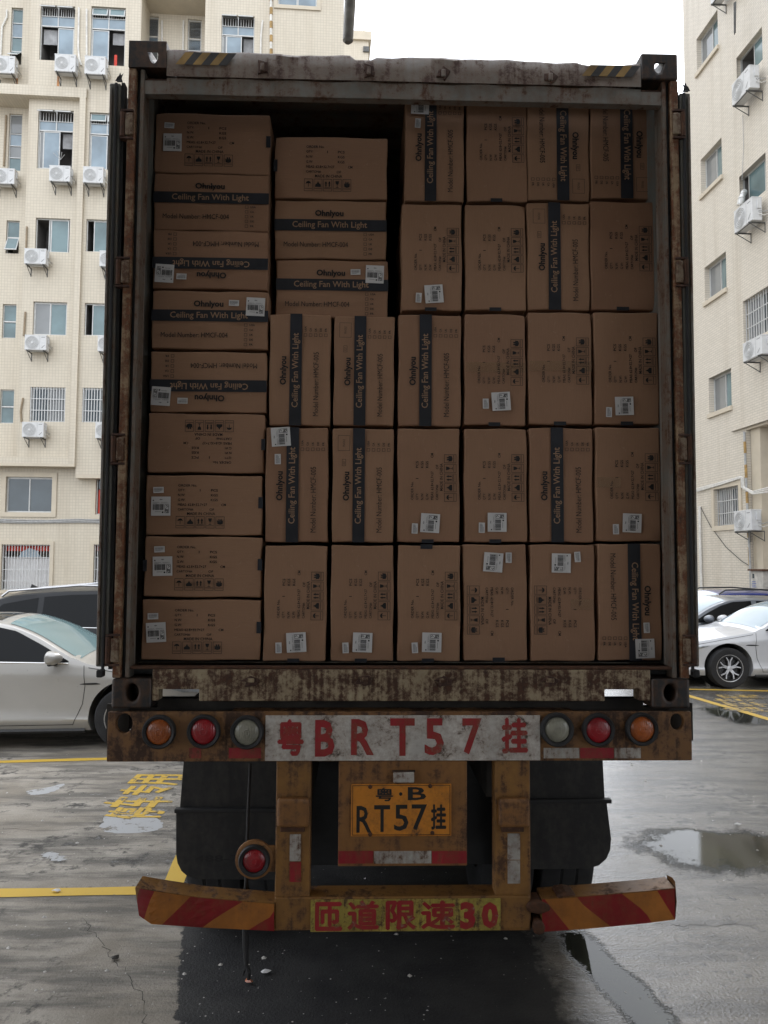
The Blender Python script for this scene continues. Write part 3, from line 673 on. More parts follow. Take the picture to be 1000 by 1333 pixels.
lamp(724.5, 949, 16, 21.5, 'clear', tr); lamp(778, 949.5, 16, 21, 'red', tr); lamp(834.5, 948.5, 16, 21, 'amber', tr)
for c0, c1, mt in ((708, 754, 'reflect_white'), (755, 799, 'reflect_red'), (800, 834, 'reflect_white'), (246, 262, 'reflect_red'), (298, 340, 'reflect_red')):
    a, b_, c, e = rect_px(c0, 973.5, c1, 987, -.013); box((a, -.0148, b_), (c, -.0125, e)).build('reflector_strip', M[mt], tr)
# bumper posts
for (c0, c1, nm) in ((357, 405, 0), (645, 690, 1)):
    a, b_, c, e = rect_px(c0, 994, c1, 1212, .02)
    ps = box((a, .02, b_), (c, .10, tz0-.001)).build('bumper_post', M['yellow'], tr, bevel=.005)
    a2, b2, c2, e2 = rect_px(c0+4, 1038, c1-2, 1076, .0); box((a2, -.022, b2), (c2, .0195, e2)).build('post_bracket', M['bracket'], ps, bevel=.014, seg=3)
    a2, b2, c2, e2 = rect_px(c0+8, 1076, c1-8, 1083, .0); box((a2, -.004, b2), (c2, .0195, e2)).build('bracket_pin', M['rust'], ps, bevel=.003)
    if nm == 0:
        for r0, r1, mt in ((1086, 1121, 'reflect_white'), (1122, 1148, 'reflect_red')):
            a2, b2, c2, e2 = rect_px(377, r0, 392, r1, .018); box((a2, .0165, b2), (c2, .0195, e2)).build('reflector_strip', M[mt], ps)
    else:
        for r0, r1 in ((1085, 1119), (1120, 1150)):
            a2, b2, c2, e2 = rect_px(661, r0, 677, r1, .018); box((a2, .0165, b2), (c2, .0195, e2)).build('reflector_strip', M['reflect_white'], ps)
# number plate holder
a, b_, c, e = rect_px(440, 994, 608, 1128, .0)
hb = box((a, 0, b_), (c, .008, tz0-.001)).build('plate_holder', M['bracket'], tr, bevel=.003)
for side in (a, c-.006): box((side, .0085, b_), (side+.006, .06, tz0-.001)).build('holder_flange', M['bracket'], hb)
a, b_, c, e = rect_px(457, 1020, 587.5, 1088.5, -.004)
npl = box((a, -.008, b_), (c, -.0045, e)).build('number_plate', M['plate'], tr, bevel=.002)
mb = MB()
for ch, (c0, c1, r0, r1), bo in (('粤', (489, 512, 1025.5, 1043), .022), ('·', (519.5, 524, 1031, 1036), .02), ('B', (531, 555, 1024.5, 1041.5), .02),
        ('R', (464, 484, 1049, 1084), .012), ('T', (487, 508, 1048, 1083), .012), ('5', (513, 532, 1047.5, 1081.5), .012), ('7', (536, 556, 1047, 1080.5), .012), ('挂', (561, 581, 1046.5, 1080), .025)):
    p, q, r_, t = rect_px(c0, r0, c1, r1, -.008); put_text(mb, ch, p, r_, q, t, -.0086, bo)
mb.build('plate_characters', M['plate_black'], npl)
mb = MB(); f_ = .004
for (u0, w0, u1, w1) in ((a+.005, b_+.005, c-.005, b_+.007), (a+.005, e-.007, c-.005, e-.005), (a+.005, b_+.007, a+.007, e-.007), (c-.007, b_+.007, c-.005, e-.007)):
    mb.box((u0, -.0090, w0), (u1, -.0081, w1))
mb.build('plate_border', M['plate_black'], npl)
for px, py in ((482, 1024), (560, 1023), (482, 1086), (563, 1084)):
    x, z = P2(px, py, -.008); mb = MB(); mb.lathe([(.0085, 0), (.0085, -.004), (.005, -.0065), (.0001, -.007)], (x, -.0085, z), 12); mb.build('bolt', M['rust'], npl, smooth=True)
a, b_, c, e = rect_px(512, 1004, 539, 1017.5, 0.0); pl = box((a, -.02, b_), (c, -.0005, e)).build('plate_lamp', M['reflect_white'], tr, bevel=.004)
box((a-.004, -.012, e), (c+.004, -.0005, e+.006)).build('lamp_hood', M['cast'], pl)
for c0, c1, mt in ((440.5, 486, 'reflect_red'), (487, 561.5, 'reflect_white'), (562.5, 607.5, 'reflect_red')):
    a, b_, c, e = rect_px(c0, 1107.5, c1, 1124, .0); box((a, -.0025, b_), (c, -.0003, e)).build('reflector_strip', M[mt], hb)
# underrun bumper: centre beam, sign, and two bent striped wings
a, b_, c, e = rect_px(357, 1166, 690, 1214, .01)
ub = box((a, .01, b_+.006), (c, .13, e)).build('bumper_beam', M['yellow'], tr, bevel=.006)
a, b_, c, e = rect_px(404, 1170, 652, 1214, .0)
sg = box((a, .003, b_), (c, .0085, e)).build('bumper_sign', M['yellow_plate'], tr, bevel=.002)
for ch, (c0, c1, r0, r1), bo in zip('匝道限速30', [(410, 446, 1174, 1212), (452, 494, 1172, 1211), (502, 542, 1172, 1211), (548, 593, 1172, 1210), (599, 619, 1174, 1210), (627, 649, 1174, 1209)], [.03]*4+[.05]*2):
    p, q, r_, t = rect_px(c0, r0, c1, r1, .002); mb = MB(); put_text(mb, ch, p, r_, q, t, .0022, bo); mb.build('painted_character', M['red_paint'], sg)
def wing(pts_top, pts_bot, ds, stripes, tilt_sign, thick=.10):
    """bent channel: front face from pixel outline at depths ds; diagonal red and orange bands are pieces of the face"""
    n = 24; tp = []; bt = []
    def interp(pts, t):
        k = t*(len(pts)-1); i = min(int(k), len(pts)-2); f = k-i; return tuple(pts[i][j]*(1-f)+pts[i+1][j]*f for j in range(len(pts[i])))
    for i in range(n+1):
        t = i/n; d = interp(ds, t)[0]; p = interp(pts_top, t); q = interp(pts_bot, t)
        a = P2(p[0], p[1], d); b_ = P2(q[0], q[1], d); tp.append((a[0], d, a[1])); bt.append((b_[0], d, b_[1]))
    back = lambda r, dz: [(p[0], p[1]+thick, p[2]+dz) for p in r]
    up = [(p[0], p[1]+.004, p[2]+.0015) for p in tp]; dn = [(p[0], p[1]+.004, p[2]-.0015) for p in bt]
    mb = MB(); mb.grid([dn, up]); mb.grid([up, back(up, .004)]); mb.grid([back(dn, 0), dn])
    mb.grid([[up[0], back(up, .004)[0]], [dn[0], back(dn, 0)[0]]]); mb.grid([[up[-1], back(up, .004)[-1]], [dn[-1], back(dn, 0)[-1]]])
    o = mb.build('bumper_wing', M['yellow'], tr)
    def S(t, v):
        k = max(0, min(1, t))*n; i = min(int(k), n-1); f = k-i
        A = Vector(tp[i]).lerp(Vector(tp[i+1]), f); B = Vector(bt[i]).lerp(Vector(bt[i+1]), f); return B.lerp(A, v)
    for k, (t0, t1, mt) in enumerate(stripes):
        rows = []
        for v in (0, .25, .5, .75, 1):
            sh = tilt_sign*(v-.5)
            rows.append([S(t0+sh+(t1-t0)*q/4, v) for q in range(5)])
        m = MB(); m.grid(rows); m.build('bumper_stripe', M[mt], o)
    return o
sl = .26
wing([(176, 1156), (200, 1160), (260, 1169), (357, 1177)], [(181, 1192), (197, 1203), (265, 1207.5), (357, 1212)], [(-.10,), (-.06,), (-.02,), (0,)],
     [(-.3, -.02, 'yellow'), (-.02, .24, 'dark_red'), (.24, .5, 'orange'), (.5, .76, 'dark_red'), (.76, .98, 'orange'), (.98, 1.3, 'dark_red')], .2)
wing([(706, 1171), (760, 1167.5), (840, 1161), (879, 1157)], [(706, 1213), (760, 1209.5), (840, 1202), (879, 1197)], [(0,), (-.02,), (-.05,), (-.07,)],
     [(-.3, .12, 'dark_red'), (.12, .38, 'orange'), (.38, .64, 'dark_red'), (.64, .9, 'orange'), (.9, 1.3, 'dark_red')], -.2)
# torn end plate on the right wing, crumpled joint
p0 = P2(880, 1150, -.07); p1 = P2(882, 1195, -.07)
mb = MB(); mb.grid([[(p0[0]-.006, -.078, p0[1]+.012), (p0[0]+.004, -.02, p0[1]+.004), (p0[0]+.006, .04, p0[1]-.01)], [(p1[0]-.004, -.076, (p0[1]+p1[1])/2), (p1[0]+.008, -.02, (p0[1]+p1[1])/2), (p1[0]+.006, .04, (p0[1]+p1[1])/2)],
         [(p1[0]-.01, -.074, p1[1]), (p1[0]+.002, -.02, p1[1]+.01), (p1[0], .04, p1[1]+.02)]]); mb.build('wing_end_plate', M['bracket'], tr)
for px, py, rx, rz in ((700, 1177, .06, .03), (735, 1163, .045, .016), (700, 1203, .03, .035)):
    x, z = P2(px, py, .03); mb = MB(); mb.prism([(x+rx*math.cos(k*.785)*(1+.15*math.sin(k*3)), z+rz*math.sin(k*.785)) for k in range(8)], -.004, .09); mb.build('crumpled_joint', M['rust'], tr, bevel=.012)
# lower red lamp on its bracket
x, z = P2(331, 1119, .03); mb = MB(); mb.lathe([(.079, .012), (.079, -.002), (.07, -.006), (.056, -.004)], (x, .03, z), 32); rb = mb.build('lamp_bracket', M['bracket'], tr, smooth=True)
box((x+.02, .03, z-.05), (P2(357, 1119, .03)[0]+.01, .042, z+.055)).build('bracket_arm', M['bracket'], rb)
lamp(331.5, 1119, 14.5, 20, 'red', tr, d=.03)
# hanging rubber strap
mb = MB(); pth = [(P2(px, py, .16)[0], .16, P2(px, py, .16)[1]) for px, py in ((326, 994), (323, 1060), (321, 1140), (319, 1200), (320, 1235), (321, 1255))]
mb.tube(pth, [.006, .007, .008, .013, .013, .010], 8)
e = P2(316, 1270, .16); mb.tube([pth[-1], (e[0], .165, e[1])], [.008, .005], 6); e = P2(324, 1274, .16); mb.tube([pth[-1], ((pth[-1][0]+e[0])/2+.006, .15, (pth[-1][2]+e[1])/2), (e[0], .155, e[1])], [.008, .012, .007], 6)
mb.build('hanging_strap', M['rubber'], tr, smooth=True)
# mud flaps (upper apron and lower flap) at .95 m behind the tail
DF = .95
for s in (-1, 1):
    q = lambda px, py: P2(px, py, DF)
    if s < 0:
        up = [q(233, 1054), q(372, 1054), (q(372, 1054)[0], 1.36), (q(243, 985)[0], 1.36)]
        lo = [q(229, 1055), q(229, 1112), q(231, 1124), q(236, 1134), q(244, 1141), q(256, 1145), q(372, 1146), q(372, 1055)]
    else:
        up = [q(642, 1042), q(789, 1042), (q(783, 985)[0], 1.36), (q(642, 985)[0], 1.36)]
        lo = [q(642, 1043), q(642, 1133), q(765, 1131), q(780, 1127), q(790, 1118), q(795, 1106), q(796, 1092), q(790, 1043)]
    mb = MB(); mb.prism(up, DF+.02, DF+.028); mb.build('mud_apron', M['flap'], tr, fix=True, bevel=.002)
    mb = MB(); mb.prism(lo, DF, DF+.012); fl = mb.build('mud_flap', M['flap'], tr, fix=True, bevel=.004)
    zc = lo[0][1]; xa, xb = min(p[0] for p in lo), max(p[0] for p in lo)
    box((xa-.006, DF-.012, zc-.012), (xb+.002, DF+.03, zc+.01)).build('flap_clamp', M['rubber'], fl, bevel=.004)
    if s < 0:
        p, q_, r_, t = rect_px(254, 1113, 312, 1122, DF-.001); mb = MB(); put_text(mb, '488-7', p, r_, q_, t, DF-.0015, .02); mb.build('moulded_number', M['plate_black'], fl)
box((-.62, DF+.04, .46), (.62, DF+.05, 1.30)).build('shade_board', M['liner'], tr)  # added black board standing in for the deep shade between the posts
for yy, zz in ((.62, 1.06), (.62, .80)):
    mb = MB(); mb.tube([(-.24, yy, zz), (-.21, yy, zz), (.21, yy, zz), (.24, yy, zz)], [.02, .11, .11, .02], 20); mb.build('air_tank', M['chassis'], tr, smooth=True)
# running gear
def tyre_prof(w_, r): return [(r*.56, -w_/2), (r*.8, -w_*.56), (r*.95, -w_*.54), (r, -w_*.42), (r*1.0, -w_*.2), (r*.985, -w_*.18), (r*.985, -w_*.14), (r, -w_*.12), (r, w_*.12), (r*.985, w_*.14), (r*.985, w_*.18), (r, w_*.2), (r, w_*.42), (r*.95, w_*.54), (r*.8, w_*.56), (r*.56, w_/2)]
for ay in (1.62, 2.93, 4.24):
    mb = MB(); mb.tube([(-.8, ay, .5), (.8, ay, .5)], .075, 12); mb.build('axle', M['chassis'], tr, smooth=True)
    for s in (-1, 1):
        for xx in (.66, 1.0):
            mb = MB(); mb.lathe(tyre_prof(.27, .505), (s*xx, ay, .507), 40, axis='x'); wl = mb.build('wheel', M['tyre'], tr, smooth=True)
            mb = MB(); mb.lathe([(.29, -.12), (.25, -.05), (.12, -.03), (.001, -.03)], (s*xx, ay, .507), 24, axis='x'); mb.build('rim', M['rust'], wl, smooth=True)
for s in (-1, 1):
    box((s*.40, .32, 1.02), (s*.52, 11.6, 1.44)).build('main_rail', M['chassis'], tr)
    box((s*.55, .9, .62), (s*.60, 4.6, .98)).build('spring_hanger', M['chassis'], tr)
for yy in (.6, 1.9, 3.4, 5.0, 7.0, 9.0, 11.0): box((-1.0, yy, 1.30), (1.0, yy+.1, 1.43)).build('cross_member', M['chassis'], tr)
for s in (-1, 1):
    mb = MB(); mb.tube([(s*.7, 10.2, .02), (s*.7, 10.2, 1.3)], .07, 12); mb.build('landing_leg', M['chassis'], tr, smooth=True)
    box((s*.7-.12, 10.08, 0.0), (s*.7+.12, 10.32, .03)).build('landing_foot', M['chassis'], tr)

# ---------------------------------------------------------------- cartons
CW, CH, CD = .49, .26, .55
def carton_mesh(seed):
    mb = MB(); n = 14; m = 9; rn = random.Random(seed)
    bl = rn.uniform(.0, .0045); dents = [(rn.uniform(-.45, .45), rn.uniform(-.45, .45), rn.uniform(.05, .14), rn.uniform(.0015, .0045)) for _ in range(5)]
    cr = [(rn.choice((-.5, .5)), rn.choice((-.5, .5)), rn.uniform(.03, .07), rn.uniform(.004, .012)) for _ in range(2)]
    def F(u, v):      # bulge of a packed box, shallow dents and a knocked corner or two
        d = bl*math.cos(math.pi*u)*math.cos(math.pi*v)
        for a, b_, r_, h_ in dents: d -= h_*math.exp(-((u-a)**2+((v-b_)*.55)**2)/r_**2)
        for a, b_, r_, h_ in cr: d -= h_*math.exp(-((u-a)**2+((v-b_)*.55)**2)/r_**2)
        return d
    ph = [rn.uniform(0, 6) for _ in range(4)]
    rows = [[(u*CW - .0016*abs(u)*2*(1+math.sin(v*7+ph[0 if u < 0 else 1]))*(1 if u > 0 else -1), -F(u, v), v*CH - .0016*abs(v)*2*(1+math.sin(u*9+ph[2 if v < 0 else 3]))*(1 if v > 0 else -1)) for u in np.linspace(-.5, .5, n+1)] for v in np.linspace(-.5, .5, m+1)]
    mb.grid(rows); a, b_, c, e = -CW/2, CW/2, -CH/2, CH/2
    ring = rows[0] + [r[-1] for r in rows[1:]] + rows[-1][::-1][1:] + [r[0] for r in rows[::-1][1:-1]]
    mb.grid([ring + ring[:1], [(p[0], CD, p[2]) for p in ring + ring[:1]]]); mb.add([(a, CD, c), (b_, CD, c), (b_, CD, e), (a, CD, e)], [(0, 3, 2, 1)])
    me = mb.mesh('carton'); me.materials.append(M['card'])
    bm = bmesh.new(); bm.from_mesh(me); bmesh.ops.remove_doubles(bm, verts=bm.verts, dist=1e-5); bmesh.ops.recalc_face_normals(bm, faces=bm.faces); bm.to_mesh(me); bm.free()
    me.polygons.foreach_set('use_smooth', [True]*len(me.polygons)); me.set_sharp_from_angle(angle=R(40))
    return me
ME_BOXES = [carton_mesh(k) for k in range(9)]
U = lambda u: (u-.5)*CW
V_ = lambda v: (.5-v)*CH            # v counted from the top edge
YP = -.0062                         # printing lies just proud of the bulged face
def ink(fn, mat, name):
    mb = MB(); fn(mb); me = mb.mesh(name); me.materials.append(M[mat]); return me
def frame(mb, u0, u1, v0, v1, t=.0014, y=YP):
    x0, x1, z0, z1 = U(u0), U(u1), V_(v1), V_(v0)
    for a in ((x0, z0, x1, z0+t), (x0, z1-t, x1, z1), (x0, z0+t, x0+t, z1-t), (x1-t, z0+t, x1, z1-t)):
        mb.add([(a[0], y, a[1]), (a[2], y, a[1]), (a[2], y, a[3]), (a[0], y, a[3])], [(0, 1, 2, 3)])
def rectp(mb, u0, u1, v0, v1, y=YP):
    mb.add([(U(u0), y, V_(v1)), (U(u1), y, V_(v1)), (U(u1), y, V_(v0)), (U(u0), y, V_(v0))], [(0, 1, 2, 3)])
def poly(mb, pts, y=YP): mb.add([(U(u), y, V_(v)) for u, v in pts], [tuple(range(len(pts)))])
def T(mb, s, u0, u1, v0, v1, bold=0, y=YP): put_text(mb, s, U(u0), U(u1), V_(v1), V_(v0), y, bold)
PR = {}
def band(mb): mb.grid([[(U(u), YP+.0008, V_(v)) for u in (0, 1)] for v in (.53, .335)])
PR['band'] = ink(band, 'band', 'band')
PR['band_text'] = ink(lambda mb: T(mb, 'Ceiling Fan With Light', .16, .825, .37, .505, .012, YP-.0004), 'card_edge', 'band_lettering')
PR['brand'] = ink(lambda mb: T(mb, 'Ohnlyou', .36, .615, .175, .31, .035), 'print', 'brand_lettering')
for md in ('004', '005'):
    PR['model'+md] = ink(lambda mb: T(mb, 'Model Number: HMCF-'+md, .085, .655, .72, .805, 0), 'print', 'model_lettering')
def checks(mb):
    for i, t in enumerate(('USA', 'CA', 'UK', 'DE', 'FR')):
        v = .56+i*.083; frame(mb, .795, .822, v, v+.05); T(mb, t, .84, .84+.016*len(t), v+.008, v+.042, .02)
PR['checks'] = ink(checks, 'print', 'country_boxes')
def icons(mb):
    frame(mb, .80, .935, .09, .285); T(mb, 'FRAGILE', .835, .90, .17, .205); frame(mb, .665, .725, .16, .22); T(mb, 'E27', .68, .71, .175, .205)
PR['icons'] = ink(icons, 'print_grey', 'stamp_boxes')
def info(du, dv):
    def f(mb):
        rows = [('ORDER No.', .28, .44, 0), ('QTY:', .28, .34, 1), ('N.W:', .28, .34, 2), ('G.W:', .28, .34, 3), ('MEAS: 62.8×32.7×27', .28, .53, 4), ('CARTON#:', .28, .415, 5),
                ('PCS', .56, .62, 1), ('KGS', .56, .62, 2), ('KGS', .56, .62, 3), ('CM', .65, .69, 4), ('OF', .55, .59, 5), ('1', .465, .47, 1)]
        for s, a, b_, r in rows:
            v = .155+r*.08+dv; T(mb, s, a+du, b_+du, v, v+.042, .012)
        T(mb, 'MADE IN CHINA', .36+du, .60+du, .62+dv, .668+dv, .008)
    return f
def symbols(du, dv):
    def f(mb):
        for i in range(5):
            u0 = .265+du+i*.085; u1 = u0+.075; v0, v1 = .69+dv, .885+dv; c = (u0+u1)/2
            frame(mb, u0, u1, v0, v1, .0016); rectp(mb, u0+.006, u1-.006, v1-.045, v1-.038)
            P = lambda *q: poly(mb, [(c+a*.075, v0+.005+b_*.145) for a, b_ in q])
            if i == 0: P((-.32, .5), (-.2, .28), (0, .2), (.2, .28), (.32, .5), (.1, .44), (-.1, .44)); P((-.03, .44), (.03, .44), (.03, .85), (-.03, .85))
            if i == 1: P((-.33, .85), (-.33, .6), (-.12, .45), (0, .2), (.12, .45), (.33, .6), (.33, .85))
            if i == 2:
                for q in (-.2, .2): P((q-.07, .8), (q-.07, .45), (q-.14, .45), (q, .18), (q+.14, .45), (q+.07, .45), (q+.07, .8))
                P((-.38, .88), (.38, .88), (.38, .93), (-.38, .93))
            if i == 3: P((-.22, .18), (.22, .18), (.14, .5), (.04, .58), (-.04, .58), (-.14, .5)); P((-.03, .58), (.03, .58), (.03, .85), (-.03, .85)); P((-.16, .85), (.16, .85), (.16, .91), (-.16, .91))
            if i == 4: P((-.3, .8), (-.34, .4), (-.2, .5), (-.16, .22), (-.04, .3), (0, .55), (.05, .3), (.17, .22), (.2, .5), (.34, .4), (.3, .8), (0, .9))
    return f
for k, (du, dv) in {'a': (0, 0), 'b': (.09, .06)}.items():
    PR['info'+k] = ink(info(du, dv), 'print', 'carton_data'); PR['sym'+k] = ink(symbols(du, dv), 'print', 'handling_symbols')
def tapestrip(mb): mb.grid([[(U(u), YP+.0010, V_(v)) for u in (.47, .56)] for v in (.99, .02)])
PR['tape'] = ink(tapestrip, 'tape', 'tape')
def tapepatch(mb): mb.grid([[(U(u), YP+.0009, V_(v)) for u in (.47, .56)] for v in (.38, .02)])
PR['tapep'] = ink(tapepatch, 'tape', 'tape')
PR['tabr'] = ink(lambda mb: mb.box((CW/2-.016, YP+.0012, V_(.55)), (CW/2+.0035, YP+.0022, V_(.36))), 'band', 'edge_band')
PR['tabl'] = ink(lambda mb: mb.box((-CW/2-.0035, YP+.0012, V_(.58)), (-CW/2+.013, YP+.0022, V_(.39))), 'band', 'edge_band')
# shipping labels
LW = .0855
def lab_paper(mb): mb.box((-LW/2, -.0008, -LW/2), (LW/2, 0, LW/2))
ME_LAB = MB(); lab_paper(ME_LAB); ME_LAB = ME_LAB.mesh('shipping_label'); ME_LAB.materials.append(M['paper'])
def lab_ink(mb):
    rn = random.Random(3); x = -LW*.42
    y = -.0013
    q = lambda x0, x1, z0, z1: mb.add([(x0*LW, y, z0*LW), (x1*LW, y, z0*LW), (x1*LW, y, z1*LW), (x0*LW, y, z1*LW)], [(0, 1, 2, 3)])
    x = -.42
    while x < .14:
        w_ = rn.choice((.008, .012, .02, .028)); q(x, x+w_, -.2, .1); x += w_ + rn.choice((.006, .008, .014))
    q(-.42, .42, .12, .126); q(.2, .42, -.36, -.34); q(.2, .42, .06, .08); q(.2, .22, -.34, .06); q(.40, .42, -.34, .06)
    for i in range(9):
        for j in range(3): 
            if rn.random() < .65: q(.235+j*.05, .235+j*.05+.045, -.33+i*.043, -.33+i*.043+.036)
    q(.06, .14, -.36, -.28); q(-.42, -.36, .27, .33)
    put_text(mb, 'FBA', -.06*LW, .08*LW, .32*LW, .37*LW, y, .02)
    for i, (a, b_) in enumerate(((-.42, -.1), (-.42, -.05), (-.42, -.18))): q(a, b_, .20-i*.03, .207-i*.03)
    for i, (a, b_) in enumerate(((.0, .3), (.0, .38))): q(a, b_, .20-i*.03, .207-i*.03)
    q(-.3, .0, -.30, -.285)
ME_LINK = ink(lab_ink, 'label_ink', 'label_print')
SWW, SWH = .046, .027
ME_SM = MB().box((-SWW/2, -.0008, -SWH/2), (SWW/2, 0, SWH/2)).mesh('small_label'); ME_SM.materials.append(M['paper'])
def sm_ink(mb):
    rn = random.Random(9); x = -.4
    while x < .38:
        w_ = rn.choice((.012, .02, .03)); mb.add([(x*SWW, -.0013, -.05*SWH), ((x+w_)*SWW, -.0013, -.05*SWH), ((x+w_)*SWW, -.0013, .3*SWH), (x*SWW, -.0013, .3*SWH)], [(0, 1, 2, 3)]); x += w_+.018
    for z, b_ in ((-.17, .3), (-.3, .1)): mb.add([(-.4*SWW, -.0013, z*SWH), (b_*SWW, -.0013, z*SWH), (b_*SWW, -.0013, (z+.06)*SWH), (-.4*SWW, -.0013, (z+.06)*SWH)], [(0, 1, 2, 3)])
ME_SINK = ink(sm_ink, 'label_grey', 'small_label_print')

# the leaning of the stack: the upper layers stand a little deeper than the lower ones
# (x0,y0,x1,y1 of the face, depth, turn, face, tags..., large label, small label, words)
CARTONS = [
 (201,147,352,226,.26,0,'Ia','tabr',(225,186),(221,164),'top carton of the left stack, with a white label'),
 (200,226,351,301,.25,0,'B004','',None,None,'carton second from top of the left stack, brand above a black band'),
 (199,300,350,377,.23,180,'B004','',(215,357),(237,361),'upside-down carton third from top of the left stack, label at its lower left'),
 (197,378,350,455,.21,0,'B004','',(333,400),(305,395),'carton in the left stack with its white label at the upper right'),
 (195,457,348,537,.20,180,'B004','',(210,516),(238,522),'upside-down carton midway down the left stack, label at its lower left'),
 (192,538,345,616,.19,180,'Ia','tabl',None,None,'upside-down carton in the left stack with no white label'),
 (189,618,342,697,.175,0,'Ia','tabr',(210,659),(207,638),'carton third from bottom of the left stack, shipping data and white label'),
 (187,698,341,778,.16,0,'Ia','tabr tabl',(212,737),(208,715),'carton second from bottom of the left stack, shipping data and white label'),
 (184,780,340,860,.15,0,'Ia','tabr',(204,823),(200,802),'bottom carton of the left stack, standing on the container floor'),
 (357,177,505,259,.30,0,'Ia','tabl',None,None,'highest carton of the short second stack, plain shipping data, below a dark gap'),
 (357,260,504,337,.29,0,'B004','',None,None,'brand carton in the middle of the short second stack'),
 (359,338,506,415,.28,0,'B004','',(488,358),(463,355),'lowest lying carton of the second stack, white label at its upper right'),
 (343,709,426,861,.15,-90,'Ib','tabl',(386,836),(363,843),'bottom-row upright carton next to the left stack'),
 (430,709,513,861,.15,-90,'Ib','tabl',(472,836),(450,843),'bottom-row upright carton, second from the left stack'),
 (517,709,600,861,.15,-90,'Ib','tabr tabl',(562,836),(540,843),'bottom-row upright carton, third from the left stack'),
 (603,708,687,861,.15,90,'Ib','tabr',(642,732),(662,726),'bottom-row carton turned over, white label at its top, left of the taped one'),
 (690,708,775,861,.15,90,'Ib','tapep',(730,733),(751,725),'bottom-row carton with a tape patch and white label at its top'),
 (778,707,862,860,.15,90,'B005','',(839,844),(841,817),'bottom-right corner carton with vertical black band and low white label'),
 (345,556,428,706,.175,-90,'B005','',(366,569),(362,598),'second-row upright brand carton with white label at its top edge'),
 (432,557,513,706,.175,-90,'B005','icons',None,None,'second-row upright brand carton with a printed square, no label'),
 (517,557,599,706,.175,-90,'Ib','tabl',(560,681),(540,688),'second-row upright carton with label, left of its labelled twin'),
 (604,557,687,706,.175,-90,'Ib','tabl',(647,680),(627,687),'second-row upright carton with label, beside the black band carton'),
 (689,556,773,706,.175,-90,'B005','',None,None,'second-row brand carton with black band on the right side'),
 (775,556,861,705,.175,-90,'Ib','tapep',(822,681),(801,689),'second-row upright carton at the right wall with tape and label'),
 (350,408,431,554,.205,-90,'B005','',None,None,'third-row brand carton right beside the left stack'),
 (434,411,514,554,.205,-90,'B005','icons',None,None,'third-row brand carton with a printed square near its top'),
 (518,409,601,555,.205,-90,'B005','',None,None,'third-row brand carton near the centre, third of the three bands'),
 (604,408,685,554,.205,-90,'Ib','tabl tape',(652,523),(632,526),'third-row upright carton with white label, right of the centre'),
 (687,406,771,553,.205,-90,'Ib','tabl tape',None,None,'third-row upright carton with tape and no white label'),
 (773,406,858,553,.205,-90,'Ib','tabl',(812,529),(792,537),'third-row upright carton with white label at the right wall'),
 (522,265,602,404,.24,-90,'Ib','tabl',(565,383),(545,388),'fourth-row upright carton with white label beside the dark gap'),
 (605,265,686,404,.24,-90,'Ib','tabl',None,None,'fourth-row upright carton with data print, second from the dark gap'),
 (686,264,768,404,.24,-90,'B005','icons',None,None,'fourth-row brand carton, the only black band in its row'),
 (768,262,853,404,.24,-90,'Ib','tabl',None,None,'fourth-row upright carton at the right wall, no white label'),
 (527,120,605,262,.27,-90,'B005','',(547,138),(544,161),'top-row brand carton with white label under the header'),
 (607,120,687,262,.27,-90,'Ib','tabl',None,None,'top-row carton with shipping data and no band'),
 (686,122,768,261,.27,90,'B005','icons',None,None,'top-row carton with band, brand reading downwards, left of the last'),
 (768,122,851,259,.27,90,'B005','icons',None,None,'top-row carton with band in the upper right corner'),
]
def child(me, par, loc=(0, 0, 0), sc=None):
    o = bpy.data.objects.new(me.name, me); COL.objects.link(o); o.parent = par; o.location = loc
    if sc: o.scale = sc
    if me.name.split('.')[0] in ('carton_data', 'handling_symbols', 'country_boxes', 'label_print', 'small_label_print', 'stamp_boxes'): o['kind'] = 'stuff'
    return o
rnd = random.Random(11)
for (x0, y0, x1, y1, d, rot, kind, ex, big, sml, words) in CARTONS:
    cx, cz = P2((x0+x1)/2, (y0+y1)/2, d)
    xa, _ = P2(x0, (y0+y1)/2, d); xb, _ = P2(x1, (y0+y1)/2, d); _, za = P2((x0+x1)/2, y1, d); _, zb = P2((x0+x1)/2, y0, d)
    w_, h_ = xb-xa-.003, zb-za-.0025
    o = bpy.data.objects.new('carton', rnd.choice(ME_BOXES)); COL.objects.link(o)
    up = abs(rot) == 90
    sx, sz = ((h_/CW, w_/CH) if up else (w_/CW, h_/CH))
    dd = d + rnd.uniform(-.004, .004)
    o.matrix_world = FR @ Matrix.Translation((cx, dd, cz)) @ Matrix.Rotation(R(rot + rnd.uniform(-.25, .25)), 4, 'Y') @ Matrix.Rotation(R(rnd.uniform(-.5, .5)), 4, 'Z') @ Matrix.Diagonal((sx, 1, sz, 1))
    tag(o, words, 'carton', 'cartons packed in the container')
    b = o.modifiers.new('bevel', 'BEVEL'); b.width = .005; b.segments = 2; b.limit_method = 'ANGLE'; b.angle_limit = R(50)
    if kind[0] == 'B':
        child(PR['band'], o); child(PR['band_text'], o); child(PR['brand'], o); child(PR['model'+kind[1:]], o); child(PR['checks'], o)
    else:
        child(PR['info'+kind[1]], o); child(PR['sym'+kind[1]], o)
    for e in ex.split(): child(PR[e], o)
    Mi = o.matrix_world.inverted()
    for lp, me, mi in ((big, ME_LAB, ME_LINK), (sml, ME_SM, ME_SINK)):
        if lp:
            q = P2(lp[0], lp[1], d); l = Mi @ (FR @ Vector((q[0], d, q[1])))
            lo = child(me, o, (l.x, YP-.0006, l.z), (1/sx, 1, 1/sz)); child(mi, lo); lo.rotation_euler.y = R(rnd.uniform(-4.5, 4.5))

